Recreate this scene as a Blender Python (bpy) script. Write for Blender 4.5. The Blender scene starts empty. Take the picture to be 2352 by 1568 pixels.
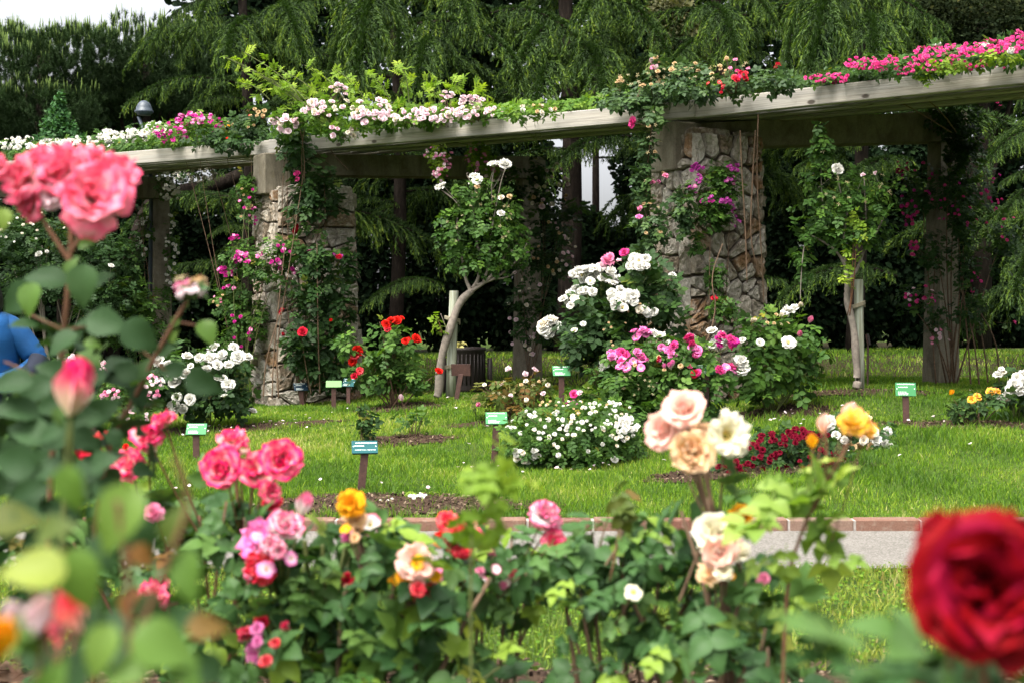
import bpy, math, random
import numpy as np
from mathutils import Vector, Matrix
rng = np.random.default_rng(11)
random.seed(11)
C = bpy.context.scene.collection
PI = math.pi
# ------------------------------------------------------------------ camera frame
F = 3266.7; CX = 1176.0; CY = 784.0; HZ = 698.0; CAMZ = 1.19
PITCH = math.atan((CY - HZ) / F)

def at(x, y, d):
    """world point seen at pixel (x, y) of a 2352 x 1568 view, d metres away along world Y"""
    cx, cy = (x - CX) / F, -(y - CY) / F
    dy = math.cos(PITCH) + cy * math.sin(PITCH)
    dz = -math.sin(PITCH) + cy * math.cos(PITCH)
    k = d / dy
    return np.array([cx * k, d, CAMZ + dz * k])

def S(d):
    return F / d

_ctl = np.array([
    (-4, 8.1, -1.15), (0, 8.1, -1.15), (4, 8.1, -1.13), (-1, 9, -1.15), (-.1, 10.2, -1.16), (-1.86, 14.8, -1.14),
    (-2.9, 16.3, -1.18), (3.0, 10.9, -.93), (3.1, 12.6, -.75), (4.6, 15.2, -.86), (1.2, 11.6, -.98), (-.75, 14.5, -.95),
    (.25, 18, -.97), (-4.6, 12, -1.19), (5, 10, -1.0), (-6, 18, -1.2), (-6, 23, -1.1), (0, 23, -.85), (6, 21, -.75),
    (-9, 13, -1.25), (9, 13, -.9), (1.6, 13.6, -.95), (-2.5, 11, -1.17), (0, 40, -.9), (-15, 35, -1.2), (15, 35, -.9)])

def ground(X, Y):
    X = np.asarray(X, float); Y = np.asarray(Y, float)
    d2 = (X[..., None] - _ctl[:, 0]) ** 2 + (Y[..., None] - _ctl[:, 1]) ** 2 + .35
    w = d2 ** -1.6
    z = (w * _ctl[:, 2]).sum(-1) / w.sum(-1) + CAMZ
    k = np.clip((Y - 7.46) / 1.3, 0, 1)
    k = k * k * (3 - 2 * k)
    return .045 * (Y > 7.46) * (1 - k) + z * k

def gpos(x, d):
    X = (x - CX) / F * d
    return np.array([X, d, float(ground(X, d))])

# ------------------------------------------------------------------ mesh accumulation
class MB:
    def __init__(s):
        s.v = []; s.f = {3: [], 4: []}; s.m = {3: [], 4: []}; s.t = []; s.r = []; s.n = 0
    def add(s, v, f, t=0.0, r=0.0, m=0):
        v = np.asarray(v, float).reshape(-1, 3)
        k = len(v)
        for a in (f if isinstance(f, (list, tuple)) else [f]):
            a = np.asarray(a, np.int64)
            if a.size == 0: continue
            s.f[a.shape[1]].append(a + s.n); s.m[a.shape[1]].append(np.full(len(a), m, np.int32))
        s.v.append(v)
        s.t.append(np.broadcast_to(np.asarray(t, float), (k,))); s.r.append(np.broadcast_to(np.asarray(r, float), (k,)))
        s.n += k
    def inst(s, T, M, P, r=None, m=None):
        """copies of template T=(v, [faces], t, mats) under matrices M (N,3,3) and points P (N,3)"""
        N = len(P)
        if N == 0: return
        v, fs, t, ms = T
        k = len(v)
        V = (np.einsum('nij,vj->nvi', M, v) + P[:, None, :]).reshape(-1, 3)
        off = (np.arange(N) * k)[:, None, None]
        r = rng.random(N) if r is None else np.asarray(r)
        for fa, mi in zip(fs, ms):
            a = (fa[None] + off).reshape(-1, fa.shape[1])
            s.f[a.shape[1]].append(a + s.n); s.m[a.shape[1]].append(np.full(len(a), mi if m is None else m, np.int32))
        s.v.append(V); s.t.append(np.tile(t, N)); s.r.append(np.repeat(r, k)); s.n += N * k
    def mesh(s, name, mats, origin=(0, 0, 0), smooth=True):
        me = bpy.data.meshes.new(name)
        if s.n == 0: return me
        v = np.concatenate(s.v) - np.asarray(origin, float)
        loops = []; tot = []; mi = []
        for q in (3, 4):
            if s.f[q]:
                a = np.concatenate(s.f[q]); loops.append(a.ravel()); tot.append(np.full(len(a), q)); mi.append(np.concatenate(s.m[q]))
        loops = np.concatenate(loops).astype(np.int32); tot = np.concatenate(tot).astype(np.int32); mi = np.concatenate(mi)
        st = np.zeros(len(tot), np.int32); st[1:] = np.cumsum(tot)[:-1]
        me.vertices.add(len(v)); me.vertices.foreach_set('co', v.astype(np.float32).ravel())
        me.loops.add(len(loops)); me.loops.foreach_set('vertex_index', loops)
        me.polygons.add(len(tot)); me.polygons.foreach_set('loop_start', st); me.polygons.foreach_set('loop_total', tot)
        me.polygons.foreach_set('material_index', mi)
        me.polygons.foreach_set('use_smooth', np.full(len(tot), smooth))
        for nm, arr in (('t', s.t), ('r', s.r)):
            at_ = me.attributes.new(nm, 'FLOAT', 'POINT'); at_.data.foreach_set('value', np.concatenate(arr).astype(np.float32))
        for m in (mats if isinstance(mats, (list, tuple)) else [mats]): me.materials.append(m)
        me.update(calc_edges=True); me.validate()
        return me
    def build(s, name, mats, parent=None, origin=None, smooth=True):
        o0 = np.zeros(3) if origin is None else np.asarray(origin, float)
        if parent is not None and origin is None: o0 = np.array(wloc(parent))
        me = s.mesh(name, mats, o0, smooth)
        o = bpy.data.objects.new(name, me); C.objects.link(o)
        if parent is not None:
            o.parent = parent
        else:
            o.location = o0
        return o

def wloc(o):
    p = Vector((0, 0, 0)); q = o
    while q is not None:
        p += q.location; q = q.parent
    return p

def tag(o, label=None, cat=None, group=None, kind=None):
    if label: o['label'] = label
    if cat: o['category'] = cat
    if group: o['group'] = group
    if kind: o['kind'] = kind
    return o

def thing(name, label, cat, loc, group=None):
    o = bpy.data.objects.new(name, None); C.objects.link(o)
    o.empty_display_size = .05
    o.location = [float(c) for c in loc]
    return tag(o, label, cat, group)

def nrm(a):
    return a / np.maximum(np.linalg.norm(a, axis=-1, keepdims=True), 1e-9)

def frames(D, N, sc):
    D = nrm(D); X = nrm(np.cross(D, N)); Z = np.cross(X, D)
    return np.stack([X, D, Z], -1) * np.asarray(sc)[:, None, None]

def box(mb, c, ax, ay, az, m=0, r=0.0, bev=0.0):
    """box centred at c with half-axis vectors; bev > 0 chamfers every edge"""
    c = np.asarray(c, float); A = [np.asarray(a, float) for a in (ax, ay, az)]
    L = [np.linalg.norm(a) for a in A]; U = [a / l for a, l in zip(A, L)]
    if bev <= 0:
        v = [c + sx * A[0] + sy * A[1] + sz * A[2] for sx in (-1, 1) for sy in (-1, 1) for sz in (-1, 1)]
        f = [(0, 1, 3, 2), (4, 6, 7, 5), (0, 4, 5, 1), (2, 3, 7, 6), (0, 2, 6, 4), (1, 5, 7, 3)]
        mb.add(v, np.array(f), r=r, m=m); return
    v = []; idx = {}
    for sx in (-1, 1):
        for sy in (-1, 1):
            for sz in (-1, 1):
                s_ = (sx, sy, sz)
                for k in range(3):
                    p = c.copy()
                    for j in range(3): p = p + U[j] * s_[j] * (L[j] - (0 if j == k else bev))
                    idx[s_ + (k,)] = len(v); v.append(p)
    q = []; t3 = []
    for k in range(3):
        a, b = [j for j in range(3) if j != k]
        for s0 in (-1, 1):
            ring = []
            for sa, sb in ((-1, -1), (1, -1), (1, 1), (-1, 1)):
                s_ = [0, 0, 0]; s_[k] = s0; s_[a] = sa; s_[b] = sb; ring.append(idx[tuple(s_) + (k,)])
            q.append(ring)
    for e in range(3):
        a, b = [j for j in range(3) if j != e]
        for sa in (-1, 1):
            for sb in (-1, 1):
                s1 = [0, 0, 0]; s1[a] = sa; s1[b] = sb; s1[e] = -1; s2 = list(s1); s2[e] = 1
                q.append([idx[tuple(s1) + (a,)], idx[tuple(s2) + (a,)], idx[tuple(s2) + (b,)], idx[tuple(s1) + (b,)]])
    for sx in (-1, 1):
        for sy in (-1, 1):
            for sz in (-1, 1): t3.append([idx[(sx, sy, sz, k)] for k in range(3)])
    mb.add(v, [np.array(q), np.array(t3)], r=r, m=m)

def tube(mb, pts, rad, sides=6, m=0, r=0.0, cap=True):
    pts = np.asarray(pts, float); n = len(pts)
    rad = np.broadcast_to(np.asarray(rad, float), (n,))
    T = nrm(np.gradient(pts, axis=0))
    ref = np.array([0, 0, 1.0]) if abs(T[0, 2]) < .9 else np.array([1.0, 0, 0])
    A = nrm(np.cross(T, ref)); B = np.cross(T, A)
    a = np.arange(sides) / sides * 2 * PI
    V = pts[:, None] + rad[:, None, None] * (np.cos(a)[None, :, None] * A[:, None] + np.sin(a)[None, :, None] * B[:, None])
    i = np.arange(n - 1)[:, None] * sides; j = np.arange(sides)[None]; j2 = (j + 1) % sides
    f = np.stack([i + j, i + j2, i + sides + j2, i + sides + j], -1).reshape(-1, 4)
    V = V.reshape(-1, 3); fs = [f]
    if cap:
        V = np.vstack([V, pts[:1], pts[-1:]]); k = n * sides; jj = np.arange(sides); jn = (jj + 1) % sides
        fs.append(np.stack([np.full(sides, k), jn, jj], -1)); b = (n - 1) * sides
        fs.append(np.stack([np.full(sides, k + 1), b + jj, b + jn], -1))
    mb.add(V, fs, r=r, m=m, t=np.linspace(0, 1, len(V)))

def curve3(a, b, c, n=7):
    t = np.linspace(0, 1, n)[:, None]
    a, b, c = (np.asarray(q, float) for q in (a, b, c))
    return (1 - t) ** 2 * a + 2 * t * (1 - t) * b + t * t * c

def smooth_line(pts, n=14):
    pts = np.asarray(pts, float)
    for _ in range(2):
        q = [pts[0]]
        for p0, p1 in zip(pts[:-1], pts[1:]): q += [p0 * .75 + p1 * .25, p0 * .25 + p1 * .75]
        pts = np.array(q + [pts[-1]])
    return pts

def lathe(mb, c, prof, sides=24, m=0, r=0.0):
    c = np.asarray(c, float); a = np.arange(sides) / sides * 2 * PI
    V = np.array([[c[0] + rr * math.cos(t), c[1] + rr * math.sin(t), c[2] + zz] for rr, zz in prof for t in a])
    n = len(prof); i = np.arange(n - 1)[:, None] * sides; j = np.arange(sides)[None]; j2 = (j + 1) % sides
    mb.add(V, np.stack([i + j, i + j2, i + sides + j2, i + sides + j], -1).reshape(-1, 4), m=m, r=r)

def lump(D, seed, k=3.0):
    """smooth bumpy function of direction, about -1..1"""
    g = np.random.default_rng(abs(int(seed))); o = np.zeros(len(D))
    for i in range(7):
        w = g.normal(size=3) * k * (1 + .5 * i / 3); o += np.sin(D @ w + g.random() * 6.3) / (1 + .25 * i)
    return o / 3.0

# ------------------------------------------------------------------ materials
def new_mat(name):
    m = bpy.data.materials.new(name); m.use_nodes = True
    nt = m.node_tree; nt.nodes.clear()
    return m, nt, nt.nodes.new, nt.links.new

def ramp(nt, fac, stops):
    r = nt.nodes.new('ShaderNodeValToRGB'); e = r.color_ramp.elements
    while len(e) < len(stops): e.new(.5)
    for k, (p, c) in zip(e, stops): k.position = p; k.color = (*c, 1)
    nt.links.new(fac, r.inputs[0]); return r.outputs[0]

def attr(nt, name):
    a = nt.nodes.new('ShaderNodeAttribute'); a.attribute_name = name; return a.outputs['Fac']

def noise(nt, co, scale, detail=4, rough=.6, dist=0.0):
    n = nt.nodes.new('ShaderNodeTexNoise'); n.inputs['Scale'].default_value = scale; n.inputs['Detail'].default_value = detail
    n.inputs['Roughness'].default_value = rough; n.inputs['Distortion'].default_value = dist
    if co is not None: nt.links.new(co, n.inputs['Vector'])
    return n.outputs['Fac']

def texco(nt, kind='Object', scale=None):
    t = nt.nodes.new('ShaderNodeTexCoord').outputs[kind]
    if scale is None: return t
    mp = nt.nodes.new('ShaderNodeMapping'); mp.inputs['Scale'].default_value = scale
    nt.links.new(t, mp.inputs['Vector']); return mp.outputs[0]

def mix(nt, a, b, fac, mode='MIX'):
    n = nt.nodes.new('ShaderNodeMix'); n.data_type = 'RGBA'; n.blend_type = mode
    for sock, v in ((n.inputs[0], fac), (n.inputs[6], a), (n.inputs[7], b)):
        if isinstance(v, (int, float)): sock.default_value = v
        elif isinstance(v, tuple): sock.default_value = (*v, 1) if len(v) == 3 else v
        else: nt.links.new(v, sock)
    return n.outputs[2]

def surf(nt, col, rough=.8, transl=0.0, spec=.3, bump=None, bstr=.3, bdist=.01, tcol=None):
    p = nt.nodes.new('ShaderNodeBsdfPrincipled'); out = nt.nodes.new('ShaderNodeOutputMaterial')
    if isinstance(col, tuple): p.inputs['Base Color'].default_value = (*col, 1)
    else: nt.links.new(col, p.inputs['Base Color'])
    if isinstance(rough, (int, float)): p.inputs['Roughness'].default_value = rough
    else: nt.links.new(rough, p.inputs['Roughness'])
    p.inputs['Specular IOR Level'].default_value = spec
    if bump is not None:
        b = nt.nodes.new('ShaderNodeBump'); b.inputs['Strength'].default_value = bstr; b.inputs['Distance'].default_value = bdist
        nt.links.new(bump, b.inputs['Height']); nt.links.new(b.outputs[0], p.inputs['Normal'])
    if transl > 0:
        tr = nt.nodes.new('ShaderNodeBsdfTranslucent'); mx = nt.nodes.new('ShaderNodeMixShader'); mx.inputs[0].default_value = transl
        c2 = tcol if tcol is not None else col
        if isinstance(c2, tuple): tr.inputs[0].default_value = (*c2, 1)
        else: nt.links.new(c2, tr.inputs[0])
        nt.links.new(p.outputs[0], mx.inputs[1]); nt.links.new(tr.outputs[0], mx.inputs[2]); nt.links.new(mx.outputs[0], out.inputs[0])
    else: nt.links.new(p.outputs[0], out.inputs[0])

def leaf_mat(name, stops, transl=.22, rough=.55, spec=.16, warm=(1.6, 1.7, .6)):
    m, nt, N, L = new_mat(name)
    c = ramp(nt, attr(nt, 'r'), stops)
    t2 = mix(nt, c, warm, 1.0, 'MULTIPLY')
    g = N('ShaderNodeNewGeometry')
    c2 = mix(nt, c, mix(nt, c, (.10, .15, .07), .35), g.outputs['Backfacing'])
    surf(nt, c2, rough, transl, spec, tcol=t2)
    return m

def petal_mat(name, stops, vary=.25, transl=.28, rough=.7, alt=None):
    """stops along the petal from its base (0) to its edge (1); alt: colour some petals fade to"""
    m, nt, N, L = new_mat(name)
    n = noise(nt, texco(nt), 9.0, 2)
    ma = N('ShaderNodeMath'); ma.operation = 'MULTIPLY_ADD'; ma.inputs[1].default_value = .3; L(n, ma.inputs[0])
    mb_ = N('ShaderNodeMath'); mb_.operation = 'SUBTRACT'; L(attr(nt, 't'), ma.inputs[2]); L(ma.outputs[0], mb_.inputs[0]); mb_.inputs[1].default_value = .15
    c = ramp(nt, mb_.outputs[0], stops)
    if alt: c = mix(nt, c, alt, ramp(nt, attr(nt, 'r'), [(0.55, (0, 0, 0)), (1.0, (vary * 2,) * 3)]))
    surf(nt, c, rough, transl, .08)
    return m

def simple_mat(name, col, rough=.7, var=.25, sc=12, metal=0.0, bstr=.15, spec=.3):
    m, nt, N, L = new_mat(name)
    n = noise(nt, texco(nt), sc, 5)
    c = ramp(nt, n, [(.25, tuple(x * (1 - var) for x in col)), (.75, tuple(min(1, x * (1 + var)) for x in col))])
    surf(nt, c, rough, 0, spec, bump=n, bstr=bstr)
    if metal: nt.nodes['Principled BSDF'].inputs['Metallic'].default_value = metal
    return m

M = {}
# leaves
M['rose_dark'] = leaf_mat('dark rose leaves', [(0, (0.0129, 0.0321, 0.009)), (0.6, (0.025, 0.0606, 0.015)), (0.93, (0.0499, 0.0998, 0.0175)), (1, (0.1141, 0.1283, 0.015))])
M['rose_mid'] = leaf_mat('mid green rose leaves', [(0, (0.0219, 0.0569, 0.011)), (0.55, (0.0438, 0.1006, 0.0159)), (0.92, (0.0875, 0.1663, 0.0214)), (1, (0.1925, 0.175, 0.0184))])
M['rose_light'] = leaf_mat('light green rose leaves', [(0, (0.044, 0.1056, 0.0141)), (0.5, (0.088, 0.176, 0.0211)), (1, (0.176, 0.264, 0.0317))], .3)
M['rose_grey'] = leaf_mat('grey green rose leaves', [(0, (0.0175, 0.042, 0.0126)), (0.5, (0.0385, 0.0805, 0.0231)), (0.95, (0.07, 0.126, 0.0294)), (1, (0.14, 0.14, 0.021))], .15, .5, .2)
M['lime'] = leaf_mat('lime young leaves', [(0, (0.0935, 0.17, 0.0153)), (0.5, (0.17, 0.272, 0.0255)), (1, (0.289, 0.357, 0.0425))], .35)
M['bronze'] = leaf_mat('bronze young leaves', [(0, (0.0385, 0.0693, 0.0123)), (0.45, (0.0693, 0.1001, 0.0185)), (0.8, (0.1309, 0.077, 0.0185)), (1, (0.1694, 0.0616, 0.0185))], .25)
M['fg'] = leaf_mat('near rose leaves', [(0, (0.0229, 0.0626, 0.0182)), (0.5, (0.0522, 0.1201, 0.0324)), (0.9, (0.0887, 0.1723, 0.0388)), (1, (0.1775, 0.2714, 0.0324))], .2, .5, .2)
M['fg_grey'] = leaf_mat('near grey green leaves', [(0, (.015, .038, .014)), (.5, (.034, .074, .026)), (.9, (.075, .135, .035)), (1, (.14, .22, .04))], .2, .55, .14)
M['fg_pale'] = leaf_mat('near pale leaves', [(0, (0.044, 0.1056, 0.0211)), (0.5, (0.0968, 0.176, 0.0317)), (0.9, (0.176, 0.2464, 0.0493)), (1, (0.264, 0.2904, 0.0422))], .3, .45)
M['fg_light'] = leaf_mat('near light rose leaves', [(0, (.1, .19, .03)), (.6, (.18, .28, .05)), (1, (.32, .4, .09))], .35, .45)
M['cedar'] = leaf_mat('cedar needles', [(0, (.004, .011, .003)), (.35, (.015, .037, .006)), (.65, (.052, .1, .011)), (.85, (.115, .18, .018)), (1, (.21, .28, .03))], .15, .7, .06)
M['candle'] = leaf_mat('pine candles', [(0, (.05, .095, .025)), (1, (.13, .19, .05))], .1, .7, .05)
M['pine'] = leaf_mat('pine needles', [(0, (.008, .02, .007)), (.55, (.024, .052, .014)), (.85, (.06, .11, .024)), (1, (.13, .19, .04))], .1, .7, .08)
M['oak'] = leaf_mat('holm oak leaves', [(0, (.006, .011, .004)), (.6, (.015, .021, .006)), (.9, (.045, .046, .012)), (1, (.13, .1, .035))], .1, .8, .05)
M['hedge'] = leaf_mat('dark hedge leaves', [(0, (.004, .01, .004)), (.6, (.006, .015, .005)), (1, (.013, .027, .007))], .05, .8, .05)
M['cypress'] = leaf_mat('cypress leaves', [(0, (.02, .06, .02)), (.6, (.04, .12, .03)), (1, (.08, .18, .04))], .15, .6, .2)
M['olive'] = leaf_mat('olive brown leaves', [(0, (.04, .05, .02)), (.5, (.1, .1, .04)), (1, (.28, .24, .12))], .2)
M['grass'] = leaf_mat('lawn grass', [(0, (.035, .085, .006)), (.3, (.08, .172, .01)), (.62, (.162, .275, .018)), (.88, (.29, .355, .042)), (1, (.46, .42, .17))], .3, .6, .08, (1.3, 1.4, .6))
M['grass_dry'] = leaf_mat('dry lawn grass', [(0, (.06, .12, .015)), (.35, (.14, .22, .025)), (.7, (.27, .32, .05)), (.9, (.42, .4, .1)), (1, (.45, .34, .16))], .3, .6, .08, (1.3, 1.3, .6))
M['clover'] = leaf_mat('clover leaves', [(0, (.04, .1, .012)), (.6, (.1, .2, .02)), (1, (.2, .29, .04))], .3, .6, .08)
M['calyx'] = simple_mat('green calyx', (.1, .18, .04), .6)
M['stamen'] = simple_mat('yellow stamens', (.6, .36, .04), .7)
M['stamen_dark'] = simple_mat('brown green stamens', (.18, .15, .02), .7)
# stems and bark
M['cane'] = simple_mat('green cane', (.09, .11, .03), .6, .4, 30)
M['cane_brown'] = simple_mat('brown cane', (.12, .075, .045), .8, .5, 40)
M['cane_red'] = simple_mat('reddish cane', (.13, .06, .03), .6, .3, 30)
M['cane_grey'] = simple_mat('grey woody cane', (.2, .17, .14), .9, .4, 30)
# petals
P_ = {}
P_['white'] = petal_mat('white petals', [(0, (.6, .55, .32)), (.35, (.7, .675, .57)), (1, (.74, .73, .69))])
P_['cream'] = petal_mat('cream petals', [(0, (.75, .6, .3)), (.4, (.82, .74, .56)), (1, (.85, .8, .7))], alt=(.5, .3, .14))
P_['tan'] = petal_mat('withered tan petals', [(0, (.3, .18, .07)), (.5, (.55, .36, .17)), (1, (.62, .46, .27))])
P_['palepink'] = petal_mat('pale pink petals', [(0, (.8, .52, .5)), (.5, (.82, .6, .64)), (1, (.84, .7, .73))], alt=(.75, .33, .45))
P_['pink'] = petal_mat('pink petals', [(0, (.8, .5, .5)), (.4, (.8, .28, .42)), (1, (.78, .2, .38))], alt=(.8, .5, .58))
P_['hotpink'] = petal_mat('hot pink petals', [(0, (.75, .3, .4)), (.3, (.72, .06, .27)), (1, (.68, .04, .23))], alt=(.78, .25, .45))
P_['magenta'] = petal_mat('magenta petals', [(0, (.6, .25, .4)), (.3, (.5, .02, .25)), (1, (.48, .015, .22))], alt=(.6, .12, .4))
P_['purple'] = petal_mat('purple petals', [(0, (.8, .7, .75)), (.4, (.45, .06, .33)), (1, (.34, .02, .23))], alt=(.55, .2, .45))
P_['fuchsia'] = petal_mat('pink and fuchsia petals', [(0, (.87, .8, .8)), (.45, (.84, .45, .62)), (1, (.78, .1, .42))], alt=(.82, .4, .58))
P_['red'] = petal_mat('scarlet petals', [(0, (.5, .03, .01)), (.5, (.62, .012, .008)), (1, (.66, .02, .012))])
P_['crimson'] = petal_mat('crimson petals', [(0, (.45, .02, .03)), (.5, (.5, .008, .025)), (1, (.55, .02, .05))])
P_['wine'] = petal_mat('dark wine red petals', [(0, (.07, .001, .006)), (.5, (.12, .002, .01)), (1, (.16, .004, .02))])
P_['salmon'] = petal_mat('salmon pink petals', [(0, (.9, .74, .6)), (.42, (.9, .47, .5)), (.75, (.88, .17, .28)), (1, (.82, .09, .19))], alt=(.92, .5, .52))
P_['deeppink'] = petal_mat('deep pink petals with cream base', [(0, (.86, .78, .55)), (.5, (.86, .62, .5)), (.72, (.86, .22, .3)), (.88, (.84, .02, .17)), (1, (.82, .012, .16))], alt=(.88, .4, .42))
P_['bicolor'] = petal_mat('white petals edged pink', [(0, (.85, .8, .65)), (.6, (.86, .8, .78)), (.8, (.8, .3, .42)), (1, (.74, .06, .22))])
P_['redwhite'] = petal_mat('red petals with pale reverse', [(0, (.86, .6, .45)), (.5, (.82, .2, .16)), (.8, (.76, .03, .06)), (1, (.7, .015, .06))], alt=(.84, .45, .42))
P_['peach'] = petal_mat('peach petals', [(0, (.84, .44, .12)), (.4, (.88, .5, .34)), (1, (.88, .58, .5))], alt=(.88, .4, .42))
P_['peachyellow'] = petal_mat('peach yellow petals', [(0, (.84, .42, .03)), (.4, (.88, .54, .15)), (1, (.88, .64, .42))], alt=(.88, .42, .32))
P_['ivory'] = petal_mat('ivory petals', [(0, (.8, .55, .12)), (.35, (.84, .76, .45)), (1, (.87, .83, .68))])
P_['orange'] = petal_mat('orange yellow petals', [(0, (.82, .36, .006)), (.5, (.88, .44, .008)), (1, (.86, .36, .015))], alt=(.88, .55, .03))
P_['yellow'] = petal_mat('yellow petals edged pink', [(0, (.85, .5, .01)), (.6, (.88, .58, .015)), (.88, (.86, .5, .08)), (1, (.84, .3, .22))])
P_['darkred'] = petal_mat('velvet dark red petals', [(0, (.05, .001, .002)), (.5, (.11, .001, .003)), (.85, (.2, .0015, .004)), (1, (.23, .002, .006))], rough=.6, transl=.15, alt=(.5, .012, .12), vary=.13)

# ------------------------------------------------------------------ leaf templates (length along +Y, normal +Z)
def leaf_tmpl(w=.37, fold=.07, droop=.08):
    v = np.array([(0, 0, 0), (0, .3, -.01), (0, .68, -.02), (0, 1, -droop), (-w * .85, .28, fold), (w * .85, .28, fold), (-w * .75, .66, fold * .7), (w * .75, .66, fold * .7)], float)
    q = np.array([(4, 1, 2, 6), (1, 5, 7, 2)]); t = np.array([(0, 1, 4), (0, 5, 1), (6, 2, 3), (2, 7, 3)])
    return v, [q, t], np.zeros(8), [0, 0]

def leaf_fine(w=.34, seed=0, ny=7):
    g = np.random.default_rng(seed); V = []; y = np.linspace(0, 1, ny * 2 - 1)
    for k, yy in enumerate(y):
        ww = w * (math.sin(PI * yy ** .72) ** .85 * (1.12 - .3 * yy) if 0 < yy < 1 else 0.0)
        ww *= (1.06 if k % 2 else .95)
        zc = .04 * math.sin(yy * 3) - .16 * yy * yy
        for u in (-1, -.5, 0, .5, 1):
            V.append((u * ww, yy - .02 * abs(u), zc + .11 * abs(u) * ww / w * .8 + .02 * math.sin(9 * yy + 2 * u) * abs(u)))
    V = np.array(V); n = len(y)
    i = np.arange(n - 1)[:, None] * 5; j = np.arange(4)[None]
    f = np.stack([i + j, i + j + 1, i + 6 + j, i + 5 + j], -1).reshape(-1, 4)
    return V, [f], np.zeros(len(V)), [0]

def merge_T(parts):
    V = []; fs = []; ms = []; T = []; n = 0
    for (v, f, t, m), Mx, p in parts:
        V.append(v @ np.asarray(Mx).T + np.asarray(p)); T.append(t)
        for a, b in zip(f, m): fs.append(a + n); ms.append(b)
        n += len(v)
    return np.concatenate(V), fs, np.concatenate(T), ms

def compound(leaf, nl=5, spread=1.0, stem=True):
    parts = []
    def put(p, ang, sc, tilt):
        ca, sa = math.cos(ang), math.sin(ang)
        R = np.array([[ca, sa, 0], [-sa, ca, 0], [0, 0, 1.0]]) @ np.array([[1, 0, 0], [0, math.cos(tilt), -math.sin(tilt)], [0, math.sin(tilt), math.cos(tilt)]])
        parts.append((leaf, R * sc, p))
    put((0, .58, -.03), 0, .46, -.15)
    pairs = (nl - 1) // 2
    for k in range(pairs):
        y = .56 - k * (.34 / max(1, pairs - 1) if pairs > 1 else .2); s_ = .4 - .05 * k
        for sg in (-1, 1): put((sg * .01, y, 0), sg * (1.05 + .12 * k) * spread, s_, .05 - .1 * k)
    if stem:
        v = np.array([(-.012, 0, 0), (.012, 0, 0), (.008, .62, -.02), (-.008, .62, -.02)])
        parts.append(((v, [np.array([(0, 1, 2, 3)])], np.zeros(4), [0]), np.eye(3), (0, 0, 0)))
    return merge_T(parts)

LEAF = leaf_tmpl()
T_ROSE = compound(LEAF, 5)
T_ROSE7 = compound(leaf_tmpl(.24), 7, 1.1)
T_SINGLE = LEAF
T_FINE = [compound(leaf_fine(.36, k), 5) for k in range(2)] + [compound(leaf_fine(.33, 5), 3)]
T_LEAFLET = leaf_fine(.4, 9)
T_FROND = compound(leaf_tmpl(.2, .05), 9, 1.0)

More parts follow.
